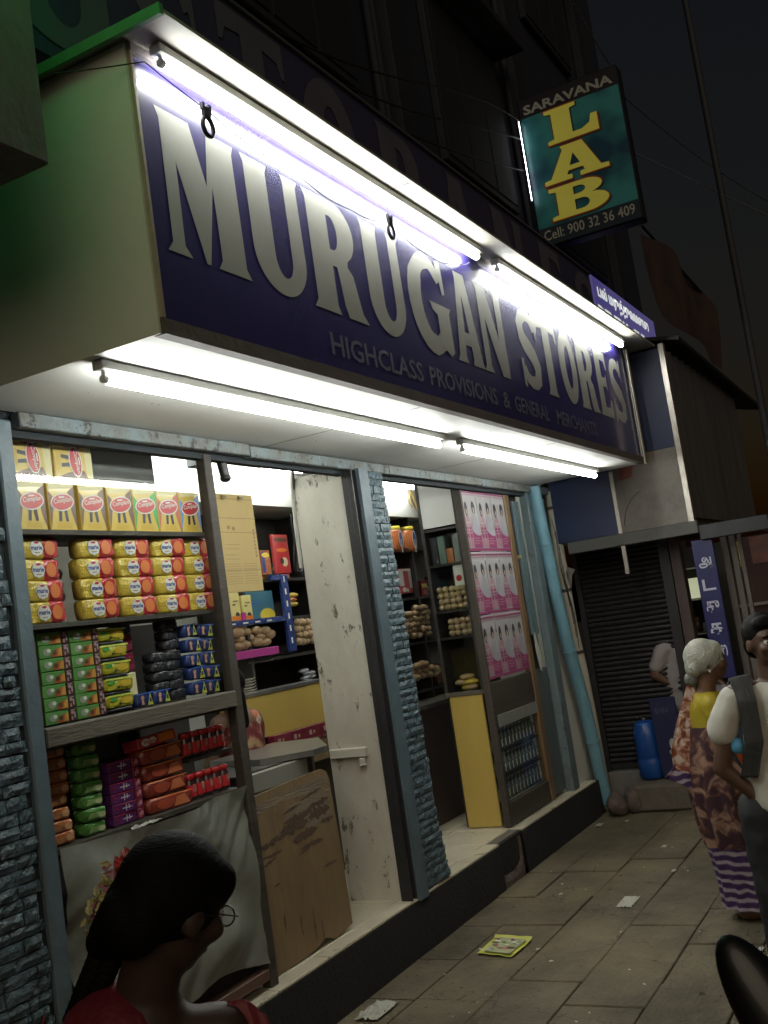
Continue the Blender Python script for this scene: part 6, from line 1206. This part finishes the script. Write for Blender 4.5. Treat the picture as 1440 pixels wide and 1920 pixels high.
# --- 3. boy with white T-shirt and backpack at the right edge
F3 = V(-.80, -.60, -.02); T3 = frame(F3); h3 = V(4.536, .715, 1.378)
caps = [(h3+V(.01, .0, -.06), .050, V(4.55, .72, 1.22), .050), (V(4.56, .73, 1.14), .10, V(4.57, .76, .90), .115), (V(4.57, .76, .90), .115, V(4.575, .78, .75), .12), (V(4.48, .86, 1.185), .048, V(4.62, .60, 1.175), .048),
        (V(4.475, .875, 1.17), .046, V(4.462, .962, .90), .038), (V(4.462, .962, .90), .037, V(4.50, .835, .755), .026), (V(4.63, .59, 1.16), .046, V(4.64, .53, .90), .038), (V(4.64, .53, .90), .037, V(4.53, .60, .80), .026),
        (V(4.55, .84, .70), .10, V(4.53, .85, .40), .062), (V(4.53, .85, .40), .06, V(4.57, .86, .07), .036), (V(4.60, .72, .70), .10, V(4.60, .70, .40), .062), (V(4.60, .70, .40), .06, V(4.66, .70, .07), .036), (V(4.57, .86, .035), .036, V(4.47, .80, .03), .028), (V(4.66, .70, .035), .036, V(4.56, .63, .03), .028)]
t, b3 = person('boy in a white T-shirt with a dark backpack strap over his shoulder', caps, (h3, T3), M_skin2, [((4.50, .835, .755), (-.1, -.95, -.3), 1, .9), ((4.53, .60, .80), (-.3, .9, -.3), -1, .9)], .009, .98)
Ti = T3.to_3x3(); H = lambda x, y, z: h3+Ti @ V(x, y, z)
cap(t, b3, 'hair', M_hairb, [('e', H(0, -.022, .040), (.081, .090, .085), Ti.to_4x4()), ('e', H(0, .030, .078), (.064, .048, .034), Ti.to_4x4(), .1), ('e', H(0, -.070, -.01), (.065, .035, .060), Ti.to_4x4())], .008)
b = MB()
for sx in (-1, 1): b.tube([H(sx*.018, .086, .024)-b3, H(sx*.034, .086, .030)-b3, H(sx*.050, .074, .024)-b3], .0035, 6)
b.build('eyebrows', M_hairb, t)
M_tee = mat('white_tshirt', (.52, .50, .44), .7, col2=(.42, .41, .35), scale=5, bump=.5, bscale=14)
cap(t, b3, 'tshirt', M_tee, [('c', V(4.56, .735, 1.12), .118, V(4.572, .76, .88), .132), ('C', V(4.57, .76, .90), .132, V(4.575, .775, .72), .138), ('c', V(4.495, .845, 1.165), .066, V(4.60, .62, 1.16), .066), ('c', V(4.478, .872, 1.165), .060, V(4.464, .935, 1.05), .064), ('c', V(4.63, .59, 1.16), .060, V(4.64, .54, 1.05), .062)], .010)
cloth(t, b3, 'shirt_print', pattern('green_gold_print', (.03, .16, .12), (.45, .30, .05), (.55, .50, .38), 7), [[V(4.432, .742, 1.03), V(4.434, .70, 1.03), V(4.468, .645, 1.03)], [V(4.430, .745, .92), V(4.430, .70, .92), V(4.460, .64, .92)], [V(4.432, .75, .82), V(4.434, .70, .82), V(4.462, .645, .82)]], fold=.002, fk=4)
M_strap = mat('charcoal_strap', (.035, .035, .036), .7, bump=.4, bscale=80)
cloth(t, b3, 'backpack_strap', M_strap, [[V(4.545, .90, 1.20), V(4.565, .86, 1.215), V(4.575, .82, 1.22)], [V(4.470, .872, 1.245), V(4.480, .835, 1.25), V(4.495, .795, 1.25)], [V(4.425, .845, 1.16), V(4.425, .81, 1.16), V(4.435, .775, 1.16)], [V(4.425, .85, 1.0), V(4.42, .81, 1.0), V(4.425, .775, 1.0)], [V(4.46, .89, .86), V(4.45, .85, .86), V(4.445, .82, .86)]], fold=.001, thick=.012)
cap(t, b3, 'backpack', mat('navy_backpack', (.02, .022, .035), .7, bump=.5), [('e', V(4.72, .84, 1.0), (.10, .13, .22))], .012)
cap(t, b3, 'trousers', mat('black_trousers', (.015, .016, .02), .8), [('c', V(4.575, .78, .76), .130, V(4.575, .78, .68), .128), ('c', V(4.55, .84, .70), .108, V(4.53, .85, .40), .080), ('C', V(4.53, .85, .42), .080, V(4.57, .86, .06), .066), ('c', V(4.60, .72, .70), .108, V(4.60, .70, .40), .080), ('C', V(4.60, .70, .42), .080, V(4.66, .70, .06), .066)], .010)
bl = thing('toy_ball', 'small sky blue ball with an orange pointed tag hanging by the boy\'s elbow', 'toy', (4.452, .885, .985)); MB().ell((0, 0, 0), (.026, .028, .034), 0, 16, 10).build('ball', mat('sky_blue_rubber', (.10, .38, .65), .4), bl)
MB().add([(0, .016, -.026), (0, -.016, -.028), (0, -.012, -.085), (.012, 0, -.03), (-.012, 0, -.03)], [(0, 3, 2), (3, 1, 2), (1, 4, 2), (4, 0, 2), (0, 4, 1, 3)]).build('tag', mat('orange_tag', (.65, .13, .03), .5), bl)
# --- 4. man in grey shirt leaning, behind the old woman
F4 = V(.30, -.90, -.35); T4 = frame(F4); h4 = V(8.66, 1.93, 1.352)
caps = [(h4+V(-.01, .03, -.05), .05, V(8.64, 2.02, 1.20), .05), (V(8.64, 2.05, 1.13), .10, V(8.67, 2.10, .90), .12), (V(8.67, 2.10, .90), .12, V(8.68, 2.11, .76), .125), (V(8.57, 2.13, 1.17), .05, V(8.73, 1.98, 1.17), .05), (V(8.56, 2.15, 1.16), .048, V(8.54, 2.24, .97), .040), (V(8.54, 2.24, .97), .040, V(8.62, 2.00, .80), .028), (V(8.74, 1.97, 1.16), .048, V(8.80, 1.90, .95), .040), (V(8.80, 1.90, .95), .038, V(8.76, 1.76, .82), .028),
        (V(8.62, 2.10, .74), .10, V(8.60, 1.76, .74), .068), (V(8.60, 1.76, .74), .06, V(8.60, 1.72, .32), .038), (V(8.74, 2.08, .74), .10, V(8.76, 1.72, .74), .068), (V(8.76, 1.72, .74), .06, V(8.76, 1.70, .32), .038), (V(8.60, 1.72, .275), .036, V(8.58, 1.60, .268), .028), (V(8.76, 1.70, .275), .036, V(8.76, 1.58, .268), .028)]
t, b4 = person('man in a grey shirt sitting on the plinth behind the white-haired woman', caps, (h4, T4), M_skin2, [((8.62, 2.00, .80), (.2, -.9, -.2), 1), ((8.76, 1.76, .82), (0, -.9, -.3), -1)], .012)
Ti = T4.to_3x3(); H = lambda x, y, z: h4+Ti @ V(x, y, z); cap(t, b4, 'hair', M_hairb, [('e', H(0, -.022, .036), (.080, .090, .086), Ti.to_4x4()), ('e', H(0, .030, .075), (.064, .048, .034), Ti.to_4x4())], .010)
cap(t, b4, 'grey_shirt', mat('grey_shirt', (.30, .27, .28), .7, col2=(.20, .18, .19), scale=6, bump=.5, bscale=14), [('c', V(8.64, 2.055, 1.11), .115, V(8.67, 2.10, .88), .138), ('c', V(8.575, 2.125, 1.165), .068, V(8.72, 1.99, 1.165), .068), ('c', V(8.562, 2.15, 1.155), .064, V(8.55, 2.215, 1.04), .060), ('c', V(8.745, 1.97, 1.155), .062, V(8.78, 1.92, 1.04), .060)], .011)
cap(t, b4, 'lungi', mat('pale_grey_lungi', (.22, .20, .21), .8), [('c', V(8.68, 2.10, .80), .14, V(8.68, 2.10, .74), .14), ('c', V(8.62, 2.08, .74), .115, V(8.60, 1.76, .74), .085), ('c', V(8.74, 2.06, .74), .115, V(8.76, 1.72, .74), .085), ('C', V(8.60, 1.75, .76), .082, V(8.60, 1.72, .36), .075), ('C', V(8.76, 1.71, .76), .082, V(8.76, 1.70, .36), .075)], .012)
cr_ = thing('crate', 'low wooden crate the grey-shirted man sits on', 'crate', (8.68, 2.16, .24)); MB().box(-.14, .14, -.14, .14, .34, .385, bev=.008).build('lid', M_wood, cr_); MB().box(-.12, .12, -.12, .12, 0, .339).build('box_body', M_woodh, cr_)
# --- 5. seated woman inside the shop (back to us) and 6. man standing behind the packets
F5 = V(.45, .85, -.1); T5 = frame(F5); h5 = V(4.42, 3.42, 1.46)
caps = [(h5+V(0, 0, -.06), .048, V(4.45, 3.42, 1.33), .05), (V(4.47, 3.42, 1.26), .095, V(4.49, 3.42, 1.0), .12), (V(4.49, 3.42, 1.0), .12, V(4.50, 3.42, .80), .14), (V(4.40, 3.48, 1.30), .045, V(4.56, 3.40, 1.30), .045), (V(4.57, 3.39, 1.29), .044, V(4.60, 3.41, 1.10), .038), (V(4.60, 3.41, 1.10), .036, V(4.47, 3.48, 1.02), .026), (V(4.38, 3.49, 1.29), .044, V(4.32, 3.52, 1.08), .038), (V(4.32, 3.52, 1.08), .036, V(4.40, 3.60, 1.02), .026), (V(4.46, 3.45, .78), .10, V(4.56, 3.70, .74), .075), (V(4.56, 3.70, .74), .06, V(4.56, 3.72, .32), .04), (V(4.56, 3.40, .78), .10, V(4.68, 3.64, .74), .075), (V(4.68, 3.64, .74), .06, V(4.68, 3.66, .32), .04)]
t, b5 = person('woman seated inside the doorway in a white-topped dark red floral dress, black hair', caps, (h5, T5), M_skin, [((4.47, 3.48, 1.02), (.3, .9, -.2), 1, .9), ((4.40, 3.60, 1.02), (.3, .9, -.2), -1, .9)], .012, .97)
Ti = T5.to_3x3(); H = lambda x, y, z: h5+Ti @ V(x, y, z); cap(t, b5, 'hair', M_hairb, [('e', H(0, -.02, .034), (.082, .094, .088), Ti.to_4x4()), ('c', H(0, -.08, -.04), .045, H(.01, -.085, -.19), .030)], .010)
cap(t, b5, 'dress', pattern('floral_dress', (.11, .010, .016), (.16, .018, .02), (.30, .20, .10), 11), [('c', V(4.47, 3.42, 1.22), .11, V(4.495, 3.42, .92), .14), ('c', V(4.42, 3.47, 1.27), .058, V(4.54, 3.41, 1.27), .060), ('c', V(4.565, 3.395, 1.27), .056, V(4.59, 3.41, 1.18), .050), ('c', V(4.50, 3.42, .9), .14, V(4.58, 3.60, .76), .15)], .011)
cap(t, b5, 'white_yoke', pattern('white_floral_yoke', (.35, .30, .22), (.55, .52, .42), (.40, .12, .05), 14), [('c', V(4.43, 3.465, 1.275), .064, V(4.55, 3.405, 1.275), .068), ('e', V(4.49, 3.41, 1.22), (.10, .09, .06))], .010)
t.location.x += .10
st = thing('stool', 'wooden stool under the seated woman inside the doorway', 'stool', (4.62, 3.46, FZ)); MB().box(-.15, .15, -.15, .15, .36, .39, bev=.01).build('seat', M_wood, st)
for sx in (-.12, .12):
    for sy in (-.12, .12): MB().box(sx-.015, sx+.015, sy-.015, sy+.015, 0, .36).build('leg', M_wood, st)
F6 = V(-.2, -.95, -.15); T6 = frame(F6); h6 = V(3.235, 3.33, 2.015)
caps = [(h6+V(0, 0, -.06), .05, V(3.27, 3.36, 1.88), .055), (V(3.30, 3.36, 1.78), .12, V(3.33, 3.36, 1.45), .13), (V(3.33, 3.36, 1.45), .13, V(3.34, 3.36, 1.20), .135), (V(3.13, 3.36, 1.82), .055, V(3.45, 3.36, 1.82), .055), (V(3.12, 3.36, 1.81), .05, V(3.08, 3.30, 1.55), .042), (V(3.08, 3.30, 1.55), .04, V(3.12, 3.20, 1.36), .028), (V(3.46, 3.36, 1.81), .05, V(3.53, 3.30, 1.55), .042), (V(3.53, 3.30, 1.55), .04, V(3.47, 3.27, 1.36), .028), (V(3.27, 3.36, 1.14), .10, V(3.27, 3.36, .72), .07), (V(3.27, 3.36, .72), .06, V(3.27, 3.37, .33), .04), (V(3.41, 3.36, 1.14), .10, V(3.41, 3.36, .72), .07), (V(3.41, 3.36, .72), .06, V(3.41, 3.37, .33), .04)]
t, b6 = person('man in a pale shirt standing behind the packets in the display window', caps, (h6, T6), M_skin, [((3.12, 3.20, 1.36), (0, -.3, -.9), -1, .95, .5, (0, -1, .2)), ((3.47, 3.27, 1.36), (0, -.3, -.9), 1, .95, .5, (0, -1, .2))], .012)
Ti = T6.to_3x3(); H = lambda x, y, z: h6+Ti @ V(x, y, z); cap(t, b6, 'hair', M_hairb, [('e', H(0, -.022, .036), (.080, .090, .086), Ti.to_4x4()), ('e', H(0, .030, .075), (.064, .048, .034), Ti.to_4x4())], .010)
cap(t, b6, 'shirt', mat('pale_shirt', (.50, .49, .42), .7, col2=(.40, .39, .33), scale=6, bump=.6, bscale=12), [('c', V(3.30, 3.36, 1.76), .135, V(3.33, 3.36, 1.42), .145), ('C', V(3.33, 3.36, 1.45), .145, V(3.34, 3.36, 1.15), .155), ('c', V(3.16, 3.36, 1.81), .070, V(3.43, 3.36, 1.81), .070), ('c', V(3.125, 3.36, 1.80), .062, V(3.10, 3.32, 1.64), .058), ('c', V(3.46, 3.36, 1.80), .062, V(3.50, 3.32, 1.64), .058)], .011)
cap(t, b6, 'trousers', M_blk, [('c', V(3.34, 3.36, 1.16), .15, V(3.34, 3.36, 1.08), .15), ('c', V(3.27, 3.36, 1.10), .105, V(3.27, 3.36, .34), .07), ('c', V(3.41, 3.36, 1.10), .105, V(3.41, 3.36, .34), .07)], .012)
# ================================================================== PARKED MOTORCYCLE (only its mirror reaches into view)
mc = thing('motorcycle', 'parked motorcycle whose glossy black mirror shell rises in the bottom right corner', 'motorcycle', (1.62, .10, 0))
M_gl = mat('gloss_black', (.006, .006, .007), .38, coat=.25); Bm = V(1.62, .10, 0)
b = MB(); Tm = frame((-.80, -.40, .2), (-.25, .33, 1)); b.ell(V(1.398, .283, 1.098)-Bm, (.044, .026, .128), 0, 24, 14, T=Tm.to_3x3().to_4x4()); b.build('mirror', M_gl, mc)
MB().tube([V(1.40, .262, 1.02)-Bm, V(1.42, .22, .96)-Bm, V(1.47, .19, .92)-Bm], .006, 8).build('mirror_stem', M_gl, mc)
MB().tube([V(1.40, .34, .90)-Bm, V(1.50, .20, .93)-Bm, V(1.58, .10, .93)-Bm, V(1.60, -.08, .93)-Bm, V(1.56, -.24, .90)-Bm], .012, 8).build('handlebar', M_trim, mc)
MB().cyl(V(1.385, .365, .897)-Bm, V(1.44, .285, .912)-Bm, .018).build('grip', M_blk, mc)
MB().lathe((0, 0, 0), [(.0, 0), (.07, 0), (.085, .03), (.05, .10), (0, .11)], 18).build('headlight', M_gl, mc).location = (-.12, -.02, .74)
for s in (-.06, .06): MB().cyl((-.02, s, .90), (-.28, s, .30), .018).build('fork', M_trim, mc)
def wheel(x):
    b = MB(); ring = [(x+.26*math.cos(a), 0, .30+.26*math.sin(a)) for a in [2*math.pi*i/28 for i in range(29)]]; w = b.tube(ring, .042, 10).build('wheel', mat('tyre_rubber', (.015, .015, .015), .8), mc)
    b = MB(); ring = [(x+.215*math.cos(a), 0, .30+.215*math.sin(a)) for a in [2*math.pi*i/28 for i in range(29)]]; b.tube(ring, .012, 6)
    for k in range(8): a = k*math.pi/4; b.cyl((x, 0, .30), (x+.21*math.cos(a), 0, .30+.21*math.sin(a)), .006, n=5)
    b.cyl((x, -.05, .30), (x, .05, .30), .03); b.build('rim', M_trim, w)
wheel(-.29); wheel(.95)
MB().ell((.25, 0, .78), (.24, .12, .11), 0, 18, 10).build('fuel_tank', M_gl, mc); MB().ell((.70, 0, .76), (.32, .11, .055), 0, 18, 10).build('seat', M_blk, mc); MB().box(.10, .45, -.11, .11, .30, .60, bev=.04).build('engine', M_trim, mc)
MB().tube([(-.02, 0, .85), (.15, 0, .66), (.5, 0, .62), (.95, 0, .68)], .025, 8).build('frame', M_blk, mc); MB().tube([(.30, .13, .30), (.6, .15, .26), (1.1, .16, .32)], .035, 10).build('exhaust_pipe', M_trim, mc)
MB().tube([(.45, -.10, .26), (.42, -.18, .02)], .010, 6).build('side_stand', M_trim, mc)
# assumed green tube, unseen on the left, added to light the sign's side green
g = thing('assumed_green_tube', 'assumed green tube light on brackets in front of the balcony block of the next building', 'tube light', (1.75, 1.50, 4.02)); MB().cyl((-.3, 0, 0), (.3, 0, 0), .02, n=10).build('tube', emat('assumed_green_glow', (.03, 1, .25), 22), g); MB().box(-.32, .32, -.03, .03, .03, .06).build('batten', M_batten, g)
MB().tube([(-.15, 0, .06), (-.15, .40, .10)], .012, 6).build('bracket_arm', M_blk, g)
MB().tube([(.12, 0, .06), (.12, .40, .10)], .012, 6).build('bracket_arm', M_blk, g)
